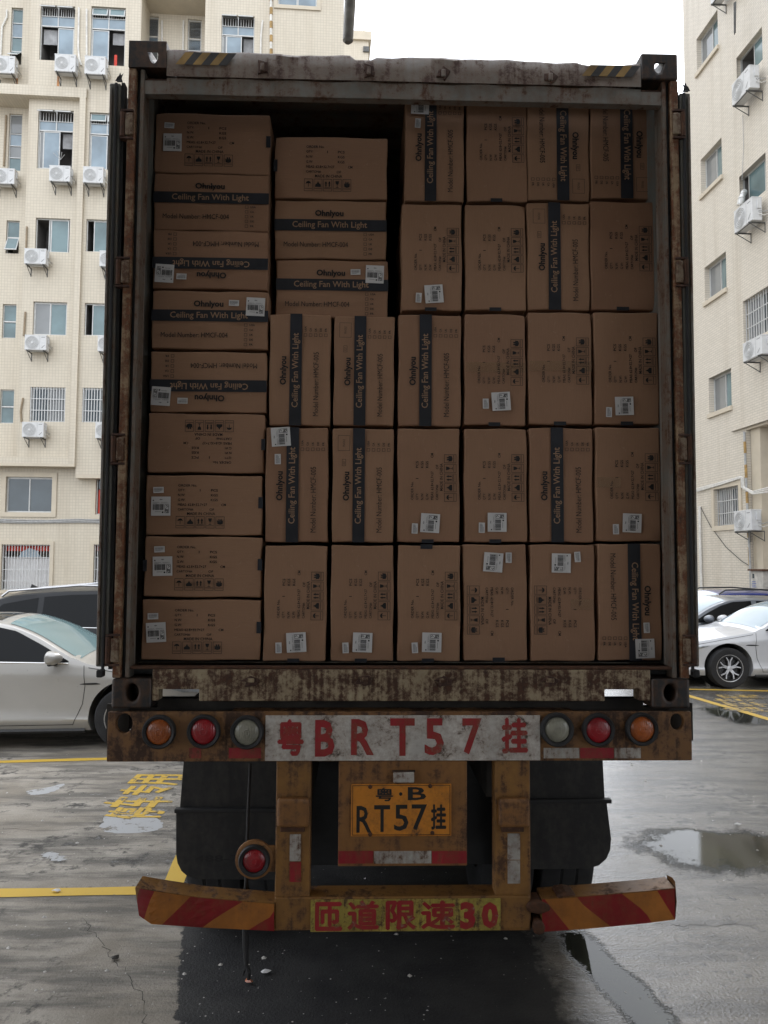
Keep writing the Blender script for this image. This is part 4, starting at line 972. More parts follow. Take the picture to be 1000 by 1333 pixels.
# ---------------------------------------------------------------- buildings
class Facade:
    """a wall plane with its own frame: x along the wall, y into the building, z up"""
    def __init__(s, P, ang):
        s.M = Matrix.Translation(P) @ Matrix.Rotation(ang, 4, 'Z'); s.I = s.M.inverted()
    def __call__(s, px, py, d=0.0):
        o = s.I @ EYE; v = s.I.to_3x3() @ ray(px, py); t = (d-o.y)/v.y
        return (o.x+v.x*t, o.z+v.z*t)
def wall_holes(x0, x1, z0, z1, y, holes, reveal=.14):
    xs = sorted({x0, x1, *[min(max(h[i], x0), x1) for h in holes for i in (0, 2)]}); zs = sorted({z0, z1, *[min(max(h[i], z0), z1) for h in holes for i in (1, 3)]})
    mb = MB()
    for i in range(len(xs)-1):
        for j in range(len(zs)-1):
            cx, cz = (xs[i]+xs[i+1])/2, (zs[j]+zs[j+1])/2
            if any(h[0] < cx < h[2] and h[1] < cz < h[3] for h in holes): continue
            mb.add([(xs[i], y, zs[j]), (xs[i+1], y, zs[j]), (xs[i+1], y, zs[j+1]), (xs[i], y, zs[j+1])], [(0, 1, 2, 3)])
    for (a, b, c, e) in holes:
        r = y+reveal
        mb.add([(a, y, b), (a, r, b), (a, r, e), (a, y, e)], [(0, 1, 2, 3)]); mb.add([(c, y, b), (c, y, e), (c, r, e), (c, r, b)], [(0, 1, 2, 3)])
        mb.add([(a, y, e), (a, r, e), (c, r, e), (c, y, e)], [(0, 1, 2, 3)]); mb.add([(a, y, b), (c, y, b), (c, r, b), (a, r, b)], [(0, 1, 2, 3)])
    return mb
def window(par, h, y, kind, reveal=.14, seed=0):
    a, b, c, e = h; W_, H_ = c-a, e-b; rn = random.Random(seed)
    X = lambda u: a+W_*u
    Z = lambda v: b+H_*v
    yf = y+reveal-.06; t = .035
    mb = MB()
    mb.box((a+.002, yf, b+.002), (a+t, yf+.05, e-.002)); mb.box((c-t, yf, b+.002), (c-.002, yf+.05, e-.002))
    mb.box((a+t, yf, b+.002), (c-t, yf+.05, b+t)); mb.box((a+t, yf, e-t), (c-t, yf+.05, e-.002))
    win = mb.build('window', M['alu'], par)
    # room behind: back, sides, ceiling
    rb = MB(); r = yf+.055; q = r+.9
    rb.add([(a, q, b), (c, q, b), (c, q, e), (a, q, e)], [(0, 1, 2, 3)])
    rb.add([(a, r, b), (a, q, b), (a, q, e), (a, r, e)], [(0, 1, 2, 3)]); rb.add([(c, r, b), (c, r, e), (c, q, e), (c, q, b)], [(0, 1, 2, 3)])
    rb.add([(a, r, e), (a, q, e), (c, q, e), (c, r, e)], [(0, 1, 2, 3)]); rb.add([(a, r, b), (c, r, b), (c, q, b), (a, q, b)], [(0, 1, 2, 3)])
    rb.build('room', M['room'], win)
    def bar(u0, v0, u1, v1, w_=.028, mt='alu', nm='mullion', dy=0):
        if u0 == u1: box((X(u0)-w_/2, yf-.004+dy, Z(v0)), (X(u0)+w_/2, yf+.03+dy, Z(v1))).build(nm, M[mt], win)
        else: box((X(u0), yf-.006+dy, Z(v0)-w_/2), (X(u1), yf+.032+dy, Z(v0)+w_/2)).build(nm, M[mt], win)
    def pane(u0, v0, u1, v1, mt, dy=.02, fr=True):
        o = box((X(u0)+.004, yf+dy, Z(v0)+.004), (X(u1)-.004, yf+dy+.006, Z(v1)-.004)).build('pane', M[mt], win)
        if fr:
            m = MB(); x0, x1, z0, z1 = X(u0)+.005, X(u1)-.005, Z(v0)+.005, Z(v1)-.005; w_ = .03
            for p in ((x0, z0, x1, z0+w_), (x0, z1-w_, x1, z1), (x0, z0+w_, x0+w_, z1-w_), (x1-w_, z0+w_, x1, z1-w_)):
                m.box((p[0], yf+dy-.012, p[1]), (p[2], yf+dy+.012, p[3]))
            m.build('sash', M['alu'], o)
        return o
    def awning(u0, v0, u1, v1, mt, ang):
        x0, x1, z0, z1 = X(u0)+.01, X(u1)-.01, Z(v0)+.01, Z(v1)-.01; L = z1-z0
        dx, dz = L*math.sin(ang), L*math.cos(ang)
        m = MB(); m.add([(x0, yf-.02-dx, z1-dz), (x1, yf-.02-dx, z1-dz), (x1, yf-.02, z1), (x0, yf-.02, z1), (x0, yf-.008-dx, z1-dz), (x1, yf-.008-dx, z1-dz), (x1, yf-.008, z1), (x0, yf-.008, z1)],
              [(0, 1, 2, 3), (7, 6, 5, 4), (0, 4, 5, 1), (1, 5, 6, 2), (2, 6, 7, 3), (3, 7, 4, 0)])
        o = m.build('open_pane', M[mt], win)
        m = MB()
        for xx in (x0, x1-.03): m.add([(xx, yf-.03-dx, z1-dz), (xx+.03, yf-.03-dx, z1-dz), (xx+.03, yf-.03, z1), (xx, yf-.03, z1)], [(0, 1, 2, 3)])
        m.box((x0, yf-.035-dx, z1-dz-.01), (x1, yf-.005-dx, z1-dz+.025)); m.build('sash', M['alu'], o)
    def grille(u0, v0, u1, v1, n, rows=(), dy=-.05, w_=.022):
        for k in range(n+1):
            u = u0+(u1-u0)*k/n; box((X(u)-w_/2, yf+dy, Z(v0)), (X(u)+w_/2, yf+dy+.018, Z(v1))).build('grille_bar', M['grille'], win)
        for v in rows: box((X(u0), yf+dy-.004, Z(v)-w_/2), (X(u1), yf+dy+.022, Z(v)+w_/2)).build('grille_bar', M['grille'], win)
    def curtain(u0, v0, u1, v1, mt='curtain', n=10):
        rows = [[(X(u0+(u1-u0)*k/(n*3)), yf+.14+.02*math.sin(k*2.1), Z(v)) for k in range(n*3+1)] for v in (v0, v1)]
        m = MB(); m.grid(rows); m.build('curtain', M[mt], win, smooth=60)
    if kind == 'tall_l' or kind == 'tall_r':
        bar(0, .82, 1, .82); bar(0, .64, 1, .64, .04); bar(.5, .64, .5, 1, .035)
        for u in (0, .5): awning(u+.02, .84, u+.48, .98, 'pane_grey' if kind == 'tall_l' else 'pane_teal', R(62 if kind == 'tall_l' else 14))
        grille(.03, .83, .97, .97, 14, dy=.045, w_=.03)
        pane(.02, .65, .5, .815, 'pane_blue', fr=False); pane(.5, .65, .98, .815, 'pane_blue', fr=False)
        if kind == 'tall_l': pane(.5, .02, .97, .62, 'pane_blue'); curtain(.05, .35, .46, .62)
        else: pane(.03, .02, .52, .62, 'pane_blue'); curtain(.6, .42, .97, .62)
        if kind == 'tall_r': box((X(.66), yf+.1, Z(.03)), (X(.74), yf+.16, Z(.24))).build('red_cloth', M['laundry_red'], win)
    elif kind == 'tall_m':
        bar(0, .82, 1, .82); bar(0, .66, 1, .66, .04); bar(.5, .66, .5, 1, .035)
        for u in (0, .5): awning(u+.02, .83, u+.48, .98, 'pane_grey', R(66))
        grille(.03, .83, .97, .97, 12, dy=.045, w_=.03)
        pane(.02, .67, .5, .815, 'pane_blue', fr=False); pane(.5, .67, .98, .815, 'pane_blue', fr=False)
        pane(.14, .02, .62, .65, 'pane_blue'); pane(.03, .02, .16, .65, 'pane_grey', .04); curtain(.66, .4, .97, .65)
    elif kind == 'narrow4':
        for v in (.25, .5, .75): bar(0, v, 1, v)
        for k in range(1, 4): pane(.08, k*.25+.01, .92, k*.25+.24, ('pane_teal', 'pane_blue', 'pane_teal')[k-1], fr=False)
        awning(.05, .02, .95, .24, 'pane_teal', R(48))
    elif kind == 'narrow4b':
        for v in (.24, .45, .66): bar(0, v, 1, v)
        for k, (v0, v1) in enumerate(((.02, .23), (.25, .44), (.46, .65), (.68, .98))): pane(.08, v0, .92, v1, ('pane_teal', 'pane_grey', 'pane_blue', 'pane_grey')[k], fr=False)
    elif kind == 'narrow2':
        bar(0, .5, 1, .5, .05); pane(.06, .53, .94, .98, 'pane_teal', fr=False); pane(.06, .03, .94, .47, 'pane_teal', fr=False)
    elif kind == 'narrow2o':
        bar(0, .5, 1, .5, .05); pane(.06, .53, .94, .98, 'pane_teal', fr=False); awning(.02, .03, .98, .48, 'pane_teal', R(24))
    elif kind == 'slide_open':
        pane(.42, .01, .95, .98, 'pane_teal'); pane(.36, .01, .5, .98, 'pane_grey', .035)
    elif kind == 'slide':
        pane(.02, .01, .5, .98, 'pane_grey'); pane(.48, .01, .98, .98, 'pane_teal', .035)
    elif kind == 'slide_teal':
        pane(.2, .01, .8, .98, 'pane_teal'); pane(.76, .01, .98, .98, 'pane_grey', .035)
    elif kind == 'slide_dark':
        pane(.01, .01, .5, .98, 'pane_dark'); pane(.48, .01, .99, .98, 'pane_dark', .035)
    elif kind == 'pair_blue':
        pane(.01, .01, .5, .98, 'pane_blue'); pane(.5, .01, .99, .98, 'pane_blue')
    elif kind == 'slide_r':
        pane(.02, .01, .55, .98, 'pane_grey'); pane(.53, .01, .98, .98, 'pane_teal', .035)
    elif kind == 'slide_half':
        pane(.5, .01, .98, .98, 'pane_teal'); 
    elif kind == 'grille':
        pane(.02, .01, .5, .98, 'pane_dark'); pane(.48, .01, .98, .98, 'pane_grey', .035)
        grille(.02, 0, .98, 1, 12, (.33, .66), dy=-.07)
    elif kind == 'grille_r':
        pane(.02, .01, .5, .98, 'pane_grey'); pane(.48, .01, .98, .98, 'pane_dark', .035)
        grille(.02, 0, .98, 1, 11, (.33, .66), dy=-.09)
    elif kind == 'grille_low':
        curtain(.03, .0, .97, .70, 'paper', 12); grille(.02, 0, .98, 1, 16, (.2, .45, .72), dy=-.07, w_=.018)
        m = MB(); m.prism([(X(.3), Z(.72)), (X(.75), Z(.72)), (X(.7), Z(.86)), (X(.52), Z(.93)), (X(.36), Z(.84))], yf+.1, yf+.13); m.build('bundle', M['pane_blue'], win)
        box((X(.02), yf+.15, Z(.86)), (X(.98), yf+.16, Z(.99))).build('red_blind', M['laundry_red'], win)
    elif kind == 'red_low':
        box((X(.05), yf+.01, Z(.02)), (X(.97), yf+.03, Z(.66))).build('red_panel', M['laundry_red'], win); pane(.05, .68, .97, .98, 'pane_dark', fr=False)
    return win

def ac_unit(F, x, z, w_, h_, label, out=.14, dep=.30, grp='air conditioners on the left block'):
    """outdoor unit on two brackets; F is the wall's frame, (x,z) its lower left corner as seen from outside"""
    t = empty('air_conditioner', F.M @ Matrix.Translation((x, 0, z)), label, 'air conditioner', grp)
    y0, y1 = -out-dep, -out
    box((0, y0, 0), (w_, y1, h_)).build('casing', M['ac_white'], t, bevel=.018, seg=2)
    box((-.006, y0-.004, h_-.03), (w_+.006, y1+.004, h_+.006)).build('top_cover', M['ac_white'], t, bevel=.008)
    r = min(h_*.42, w_*.29); c = (w_*.34, h_*.5)
    mb = MB(); mb.prism(oval(c[0], c[1], r, r, 32), y0-.004, y0+.002); gr = mb.build('fan_grille', M['ac_grey'], t)
    for k in (.3, .5, .7, .9, 1.03):
        mb = MB(); mb.lathe([(r*k-.005, -.004), (r*k-.005, -.013), (r*k+.005, -.013), (r*k+.005, -.004)], (c[0], y0, c[1]), 28); mb.build('grille_ring', M['ac_white'], gr)
    mb = MB(); mb.lathe([(r*.2, -.004), (r*.18, -.016), (.0001, -.017)], (c[0], y0, c[1]), 16); mb.build('hub', M['ac_white'], gr)
    box((w_*.69, y0-.003, .02), (w_*.70, y0+.001, h_-.02)).build('panel_seam', M['ac_grey'], t)
    box((w_*.76, y0-.002, h_*.84), (w_*.93, y0+.001, h_*.88)).build('badge', M['label_grey'], t)
    mb = MB(); mb.add([(w_*.78, y0-.002, h_*.16), (w_*.81, y0-.002, h_*.13), (w_*.93, y0-.002, h_*.33), (w_*.92, y0-.002, h_*.36)], [(0, 1, 2, 3)]); mb.build('swoosh_mark', M['label_grey'], t)
    sv = MB(); sv.box((w_+.0005, y1-.16, h_*.5), (w_+.03, y1-.04, h_*.9)); svo = sv.build('valve_cover', M['ac_white'], t, bevel=.008)
    for k in (.25, .4):
        mb = MB(); mb.tube([(w_-.01, y1-.1, h_*k), (w_+.05, y1-.1, h_*k), (w_+.07, y1-.06, h_*k-.03), (w_+.07, y1+.0, h_*k-.05), (w_+.06, -.002, h_*k)], .012, 6); mb.build('pipe', M['wire_grey' if k > .3 else 'pipe_white'], t, smooth=True)
    for q in (.1, .86):
        m = MB(); m.box((w_*q, y0-.04, -.035), (w_*q+.03, -.002, -.002)); m.box((w_*q, -.012, -.30), (w_*q+.03, -.002, -.036))
        a = Vector((w_*q+.015, y0+.0, -.036)); b_ = Vector((w_*q+.015, -.012, -.28)); m.tube([a, b_], .012, 6); m.build('bracket', M['ac_dark'], t)
    box((w_*.1, y0-.02, -.05), (w_*.9, y0+.01, -.036)).build('bracket_rail', M['ac_dark'], t)
    return t

# ---- left block: cream mosaic apartment building
Pl = on_plane(75, 730, Vector((0, 26.5, 0)), Vector((0, 1, 0))); Pl.z = 0
FL = Facade(Pl, R(4.5))
lb = empty('apartment_building', FL.M, 'cream mosaic-tiled apartment block behind the parked cars, with many air conditioners', 'building')
def H(px0, py0, px1, py1, d=0.0):
    a = FL(px0, (py0+py1)/2, d)[0]; c = FL(px1, (py0+py1)/2, d)[0]; z1 = FL((px0+px1)/2, py0, d)[1]; z0 = FL((px0+px1)/2, py1, d)[1]
    return (a, z0, c, z1)
XL = lambda px, py=400, d=0.0: FL(px, py, d)[0]
ZL = lambda py, px=75, d=0.0: FL(px, py, d)[1]
TOP = 27.0; zcor0, zcor1 = ZL(128), ZL(115); zslab0, zslab1 = ZL(604), ZL(596); zc0 = ZL(618, 125)
xAB, xp0, xp1 = XL(31, 300), XL(100, 300), XL(108, 300)
xR0, xR1, xE = XL(184, 30), XL(267, 30), XL(447, 30)
dA, dB, dG, dRec = .75, .12, .40, 1.3
def wing_wall(x0, x1, z0, z1, d, wins, nm='wall', reveal=.14):
    hs = [h for h, k in wins]
    wl = wall_holes(x0, x1, z0, z1, d, hs, reveal).build(nm, M['tile_l'], lb)
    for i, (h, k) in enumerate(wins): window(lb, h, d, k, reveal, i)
    return wl
# upper storeys (above the ledge)
wing_wall(XL(-330, 60), xAB, zcor1, TOP, dA, [(H(15, 10, 32, 84, dA), 'narrow4')][:0] + [(H(14, 10, 29, 84, dA), 'narrow4')])
wing_wall(xAB, xR0, zcor1, TOP, 0, [(H(52, 7, 97, 79), 'tall_l'), (H(118, 9, 163, 85), 'tall_r')])
# lower storeys
wing_wall(XL(-330, 300), xAB, zslab0, zcor1-.001, dA, [(H(11, 148, 28, 222, dA), 'narrow4b'), (H(8, 287, 25, 330, dA), 'narrow2o'), (H(3, 396, 21, 440, dA), 'narrow2'), (H(0, 507, 18, 551, dA), 'narrow2')])
wing_wall(xAB, xp0, zslab0, zcor1-.001, dB, [(H(49, 143, 95, 220, dB), 'tall_m'), (H(46, 284, 91, 328, dB), 'slide_open'), (H(43, 393, 87, 436, dB), 'slide'), (H(39, 504, 85, 549, dB), 'grille')])
wing_wall(xp1, xR0, zc0, zcor1-.001, 0, [(H(116, 147, 161, 221), 'tall_r'), (H(112, 286, 157, 328), 'slide_teal'), (H(110, 395, 155, 437), 'slide_teal'), (H(107, 505, 153, 550), 'grille')])
# street level under the overhang
wing_wall(XL(-330, 650), xE, -.2, zslab0+.3, dG, [(H(8, 621, 68, 667, dG), 'slide_dark'), (H(125, 621, 172, 670, dG), 'red_low'), (H(2, 709, 65, 768, dG), 'grille_low'), (H(122, 709, 178, 768, dG), 'grille_low')])
# window bay recess, projecting part and gable further along
wing_wall(xR0, xR1, zc0, TOP, dRec, [(H(188, 21, 206, 95, dRec), 'narrow4b'), (H(244, 25, 262, 97, dRec), 'narrow4b')])
wing_wall(xR1, xE, zc0, TOP, 0, [(H(288, 20, 331, 92), 'tall_m'), (H(362, -40, 413, 8), 'pair_blue')])
def lbx(a, b, nm, mt='tile_l', **k): return box(a, b).build(nm, M[mt], lb, **k)
lbx((XL(-330, 120), -.13, zcor0), (xp1+.02, dA-.002, zcor1), 'ledge')                              # ledge over the lower storeys
lbx((xp0, -.13, zslab0), (xp1, dB-.003, zcor0-.001), 'pilaster')
lbx((XL(-330, 600), -.13, zslab0), (xp0-.001, dA-.004, zslab1), 'ledge')
lbx((xAB-.02, dB+.002, zslab1+.001), (xAB-.001, dA-.005, zcor0-.002), 'return_wall'); lbx((xAB-.02, .002, zcor1+.001), (xAB-.001, dA-.005, TOP), 'return_wall')
lbx((xR0-.02, .145+.9+.1, zc0), (xR0-.001, dRec-.002, TOP), 'return_wall'); lbx((xR0-.03, .003, zc0), (xR0-.001, .12, TOP), 'return_wall')
lbx((xR0-.028, .1205, zc0), (xR0-.001, 1.14, TOP), 'return_wall'); lbx((xR1+.001, .003, zc0), (xR1+.02, dRec-.002, TOP), 'return_wall')
zrc = ZL(2, 225, .6); lbx((xR0+.001, .02, zrc), (xR1-.001, dRec-.003, zrc+.6), 'balcony_slab', 'render')
lbx((xp1+.001, .003, zc0-.12), (xE-.003, dG-.002, zc0-.001), 'overhang_soffit', 'render')
lbx((XL(-330, 610), -.128, zslab0-.10), (xp1-.003, dG-.003, zslab0-.001), 'overhang_soffit', 'render')
lbx((xE-.002, .004, -.2), (xE+.02, 12, TOP), 'end_wall'); lbx((XL(-330, 600)-.1, 1.4, -.2), (xE-.03, 12, TOP+.1), 'core')
# painted surrounds
def surround(h, d, t=.16, out=.05, nm='window_surround'):
    a, b, c, e = h; m = MB()
    for p in ((a-t, b-t, c+t, b-.002), (a-t, e+.002, c+t, e+t), (a-t, b-.002, a-.002, e+.002), (c+.002, b-.002, c+t, e+.002)): m.box((p[0], d-out, p[1]), (p[2], d-.001, p[3]))
    return m.build(nm, M['render'], lb)
surround(H(8, 621, 68, 667, dG), dG); surround(H(125, 621, 172, 670, dG), dG); surround(H(2, 709, 65, 768, dG), dG, .12); surround(H(122, 709, 178, 768, dG), dG, .12); surround(H(362, -40, 413, 8), 0, .14)
# drains, conduits, cables
def wpipe(F, par, pts, r, mt, nm, d=-.03):
    m = MB(); m.tube([(F(px, py, d)[0], d, F(px, py, d)[1]) for px, py in pts], r, 8); m.build(nm, M[mt], par, smooth=True)
wpipe(FL, lb, [(353, -30), (353, 40), (353, 80)], .05, 'pipe_white', 'drain_pipe')
for k in range(6):
    y0 = -8 + k*18; m = MB(); x_, za = FL(353, y0+9, -.035); _, zb_ = FL(353, y0, -.035); m.tube([(x_, -.033, za), (x_, -.033, zb_)], .056, 8); m.build('pipe_band', M['yellow_decal'], lb)
for pts, mt in (([(9, 13), (9, 22), (3, 35), (1, 72)], 'pipe_white'), ([(103, 10), (102, 60), (103, 75), (106, 85)], 'pipe_white'), ([(113, 12), (113, 72)], 'pipe_white'), ([(8, 150), (7, 175), (5, 216)], 'pipe_brown'),
                ([(109, 152), (108, 195), (109, 218)], 'pipe_brown'), ([(35, 295), (34, 324)], 'pipe_brown'), ([(33, 406), (31, 437)], 'pipe_brown'), ([(30, 518), (27, 535), (28, 549)], 'pipe_brown'),
                ([(211, 27), (211, 62), (210, 90)], 'pipe_white'), ([(239, 27), (238, 90)], 'pipe_white'), ([(342, 27), (340, 45), (339, 90)], 'pipe_white')):
    wpipe(FL, lb, pts, .035, mt, 'drain_pipe', (dA if pts[0][0] < 12 else (dB-.0 if 25 < pts[0][0] < 40 else (dRec if 205 < pts[0][0] < 245 else 0)))-.04)
for dy, rr in ((0, .022), (2.2, .03), (4, .015)):
    wpipe(FL, lb, [(-40, 675+dy), (30, 677+dy), (60, 677.5+dy*.8), (100, 676+dy), (140, 677+dy), (260, 676+dy)], rr, 'wire_grey', 'cable', dG-.05)
# rust runs under two brackets
for px0, px1, py0, py1, d in ((20.5, 23.5, 92, 116, dA), (74, 77.5, 98, 121, 0)):
    a, b, c, e = H(px0, py0, px1, py1, d); m = MB(); m.add([(a, d-.004, b), (c, d-.004, b+.1), (c-.01, d-.004, e), (a+.01, d-.004, e)], [(0, 1, 2, 3)]); m.build('rust_stain', M['stain'], lb)
acs = [(-9, 72.5, 19.5, 95, dA, 'air conditioner at the top left below the tilted narrow window'), (71, 70.5, 98.5, 93, 0, 'air conditioner below the topmost left window with dark open half'), (110, 73, 137.5, 96.5, 0, 'air conditioner below the topmost window with red cloth'),
       (-10, 219, 19, 239, dA, 'air conditioner beside the second-from-top narrow window at the photo edge'), (64, 215.5, 91.5, 236, dB, 'air conditioner below the window with a wire aerial, second storey from top'), (108, 217, 134.5, 238, 0, 'air conditioner next to the container door, second storey from top'),
       (31.5, 323.5, 60, 343.5, dB, 'air conditioner under the half-open sliding window, mid height'), (129.5, 326.5, 157, 347, 0, 'air conditioner partly hidden by the container door, mid height'),
       (32, 436, 60.5, 455.5, dB, 'air conditioner below the grey sliding window with a drain pipe'), (127, 437, 155, 457.5, 0, 'air conditioner partly hidden by the container door, below the teal pane'),
       (28.5, 549.5, 57, 569, dB, 'air conditioner under the wide barred window on the lowest upper storey'), (124, 550, 152, 570.5, 0, 'air conditioner partly hidden by the container door, under barred window')]
for x0, y0, x1, y1, d, lab in acs:
    dd = d-.44; a, b, c, e = H(x0, y0, x1, y1, dd)
    F2 = Facade(FL.M @ Vector((0, d, 0)), R(4.5)); ac_unit(F2, a, b, c-a, e-b, 'white '+lab)
# small clutter on the ledge below the second window
m = MB(); q = FL(79, 208, -.3)
for dx, dz in ((-.25, .22), (-.1, .3), (.05, .26), (.15, .18)): m.tube([(q[0], -.3, q[1]), (q[0]+dx, -.34, q[1]+dz)], .008, 5)
an = m.build('aerial', M['wire_grey'], None); an.matrix_world = FL.M; tag(an, 'small wire aerial above an air conditioner by a window', 'aerial')

# ---- lower flat-roofed building beyond the left block
Pf = on_plane(465, 730, Vector((0, 42, 0)), Vector((0, 1, 0))); Pf.z = 0
FF = Facade(Pf, R(4.5)); fb = empty('far_building', FF.M, 'low cream building seen beyond the apartment block above the container', 'building')
zt_, x9 = FF(465, 42)[1], FF(480, 50)[0]
box((-8, 0, 0), (x9, 10, zt_-.5)).build('wall', M['tile_l'], fb); box((-8, -.15, zt_-.499), (x9+.15, 10.1, zt_)).build('parapet', M['render'], fb)
a = FF(473, 60, -.1); box((a[0], -.1, a[1]-.3), (a[0]+.35, -.002, a[1])).build('wall_vent', M['ac_dark'], fb)
m = MB(); m.tube([(FF(476, 40)[0], 2, zt_), (FF(476, 40)[0], 2, zt_+2.2)], .03, 6); m.build('rod', M['wire_grey'], fb)

# ---- right block: cream strip tiles, seen sharply from the side
FRt = Facade(Vector((10.6, 20, 0)), math.atan2(-1, .065))
rbd = empty('office_building', FRt.M, 'cream strip-tiled building receding on the right, above the white sedan', 'building')
def HR(tl, bl, pxr, d=0.0):
    a, z1 = FRt(tl[0], tl[1], d); _, z0 = FRt(bl[0], bl[1], d); c = FRt(pxr, (tl[1]+bl[1])/2-20, d)[0]; return (a, z0, c, z1)
xc = FRt(897, 400)[0]; xn = 21.0
far_col = [((906.6, 51.6), (907.5, 96), 935), ((912, 208.5), (913, 255), 940), ((917, 349), (918, 394), 945.5), ((922.6, 492.8), (923, 539.6), 952)]
near_col = [((957, 78), (959, 117), 993), ((960, 232.7), (962.5, 277), 997.5), ((967, 392.8), (969.4, 446.8), 1006)]
wins = [(HR(*q), 'slide_r') for q in far_col] + [(HR(*near_col[0]), 'slide_half'), (HR(*near_col[1]), 'slide_teal'), (HR(*near_col[2]), 'grille_r')] + [(HR((930.6, 637.5), (932, 685), 963), 'grille_r')]
xo = FRt(955, 560)[0]; zo = FRt(955, 560)[1]; dOv = .9
xs_ = FRt(971, 575)[0]
m = wall_holes(xc, xs_, -.2, 30, 0, [h for h, k in wins[:4]+wins[7:]], .22); m.build('wall', M['tile_r'], rbd)
m = wall_holes(xs_, xn, zo, 30, 0, [h for h, k in wins[4:7]], .22); m.build('wall', M['tile_r'], rbd)
m = wall_holes(xs_, xn, -.2, zo-.001, dOv, [], .1); m.build('wall', M['tile_r'], rbd)
for i, (h, k) in enumerate(wins): window(rbd, h, 0, k, .22, 50+i)
box((xs_+.001, .001, -.2), (xs_+.02, dOv-.002, zo-.002)).build('return_wall', M['tile_r'], rbd)
box((xs_+.021, .003, zo-.12), (xn, dOv-.003, zo-.002)).build('overhang_soffit', M['render'], rbd)
box((xo, -.09, zo-.05), (xn, -.001, zo+.03)).build('ledge', M['tile_r'], rbd)
box((xc-.002, .004, -.2), (xc+.02, 12, 30)).build('end_wall', M['tile_r'], rbd); box((xc+.05, 1.6, -.2), (xn, 12, 30.1)).build('core', M['tile_r'], rbd)
px_ = FRt(990, 600, .4)[0]; box((px_, .12, -.2), (px_+.5, dOv-.01, zo-.122)).build('pillar', M['render'], rbd)
for q in far_col:
    h = HR(*q); box((h[0]-.05, -.07, h[1]-.14), (h[2]+.05, .0, h[1]-.002)).build('window_sill', M['render'], rbd, bevel=.006)
    m = MB()
h = HR((930.6, 637.5), (932, 685), 963); m = MB(); t = .15
for p in ((h[0]-t, h[1]-t, h[2]+t, h[1]-.002), (h[0]-t, h[3]+.002, h[2]+t, h[3]+t), (h[0]-t, h[1]-.002, h[0]-.002, h[3]+.002), (h[2]+.002, h[1]-.002, h[2]+t, h[3]+.002)): m.box((p[0], -.05, p[1]), (p[2], -.001, p[3]))
m.build('window_surround', M['render'], rbd)
# conduit with yellow and grey bands, white pipe bundles, wires
wpipe(FRt, rbd, [(969, 562), (972, 640), (976, 720), (979, 800)], .035, 'wire_grey', 'conduit', -.06)
for a_, b_ in ((575, 590), (605, 622), (640, 655), (680, 700), (712, 735)):
    w2 = lambda y: 969 + (y-562)*10/238
    wpipe(FRt, rbd, [(w2(a_), a_), (w2(b_), b_)], .04, 'yellow_decal', 'conduit_band', -.06)
for k in range(3):
    wpipe(FRt, rbd, [(905, 637+k*1.6), (935, 629+k*1.4), (964, 620.5+k), (968-k*1.4, 622), (968.5-k*1.4, 634), (980, 640+k*1.5), (1003, 634+k*3)], .022, 'pipe_white', 'pipe_run', -.08)
wpipe(FRt, rbd, [(911, 659), (911.5, 700), (914, 790)], .045, 'pipe_white', 'drain_pipe', -.06)
wpipe(FRt, rbd, [(912, 660), (925, 685), (945, 712), (965, 730), (978, 738)], .010, 'wire', 'cable', -.04)
wpipe(FRt, rbd, [(967, 150), (968, 190), (966, 235)], .008, 'wire_grey', 'cable', -.03)
racs = [((925, -28), (926, 8), 954, 'topmost air conditioner on the right block, cut by the photo edge'), ((953, 104), (953, 141), 986, 'air conditioner with looping cable under the upper near window of the right block'), ((956, 272), (957, 305), 988, 'air conditioner below the window with a white duct on the right block'),
        ((967.5, 448), (968.5, 472), 1003, 'air conditioner in front of the barred window on the right block'), ((956, 666), (957, 692), 985, 'lowest air conditioner on the right block, above the meter box')]
for tl, bl, pxr, lab in racs:
    d = -.42; a, z1 = FRt(tl[0], tl[1], d); _, z0 = FRt(bl[0], bl[1], d); c = FRt(pxr-6, (tl[1]+bl[1])/2, d)[0]
    ac_unit(FRt, a, z0, max(.75, min(.95, c-a)), max(.5, min(.66, z1-z0)), 'white '+lab, grp='air conditioners on the right block')
# white duct out of a window, hanging cloth, meter box
m = MB(); P = [FRt(px, py, dd) + (dd,) for px, py, dd in ((969, 250, .05), (968, 252, -.12), (965, 258, -.2), (963.5, 266, -.2))]
m.tube([(p[0], p[2], p[1]) for p in P], .085, 12); du = m.build('exhaust_duct', M['duct'], smooth=True); du.matrix_world = FRt.M; tag(du, 'white bent exhaust duct sticking out of a window', 'duct')
for i, p in enumerate(P[1:]):
    m = MB(); m.lathe([(.088, -.012), (.096, 0), (.088, .012)], (p[0], p[2], p[1]), 14, axis='z'); m.build('duct_ring', M['duct'], du)
m = MB(); p = FRt(957, 8, -.5); m.grid([[(p[0]+.03*math.sin(k*1.3)-.1+.05*k*(1-.5*j/4), -.5+.03*math.cos(k*2), p[1]+.1-.22*j) for k in range(5)] for j in range(5)])
cl = m.build('hanging_cloth', M['ac_dark']); cl.matrix_world = FRt.M; tag(cl, 'dark cloth hanging below the topmost air conditioner', 'cloth'); so = cl.modifiers.new('solid', 'SOLIDIFY'); so.thickness = .02
a, z1 = FRt(977, 743, -.3); _, z0 = FRt(978, 768, -.3)
mt_ = empty('meter_box', FRt.M @ Matrix.Translation((a, 0, z0)), 'grey electric meter box with notices on the right block wall', 'meter box')
hh = z1-z0; box((0, -.3, 0), (.62, -.04, hh)).build('cabinet', M['meter'], mt_, bevel=.008); box((-.05, -.36, hh+.001), (.68, -.02, hh+.05)).build('lid', M['rust'], mt_, bevel=.006)
box((.0, -.33, -.06), (.65, -.02, -.002)).build('shelf', M['rust'], mt_); box((-.006, -.22, hh*.62), (-.0005, -.12, hh*.85)).build('meter_window', M['pane_dark'], mt_)
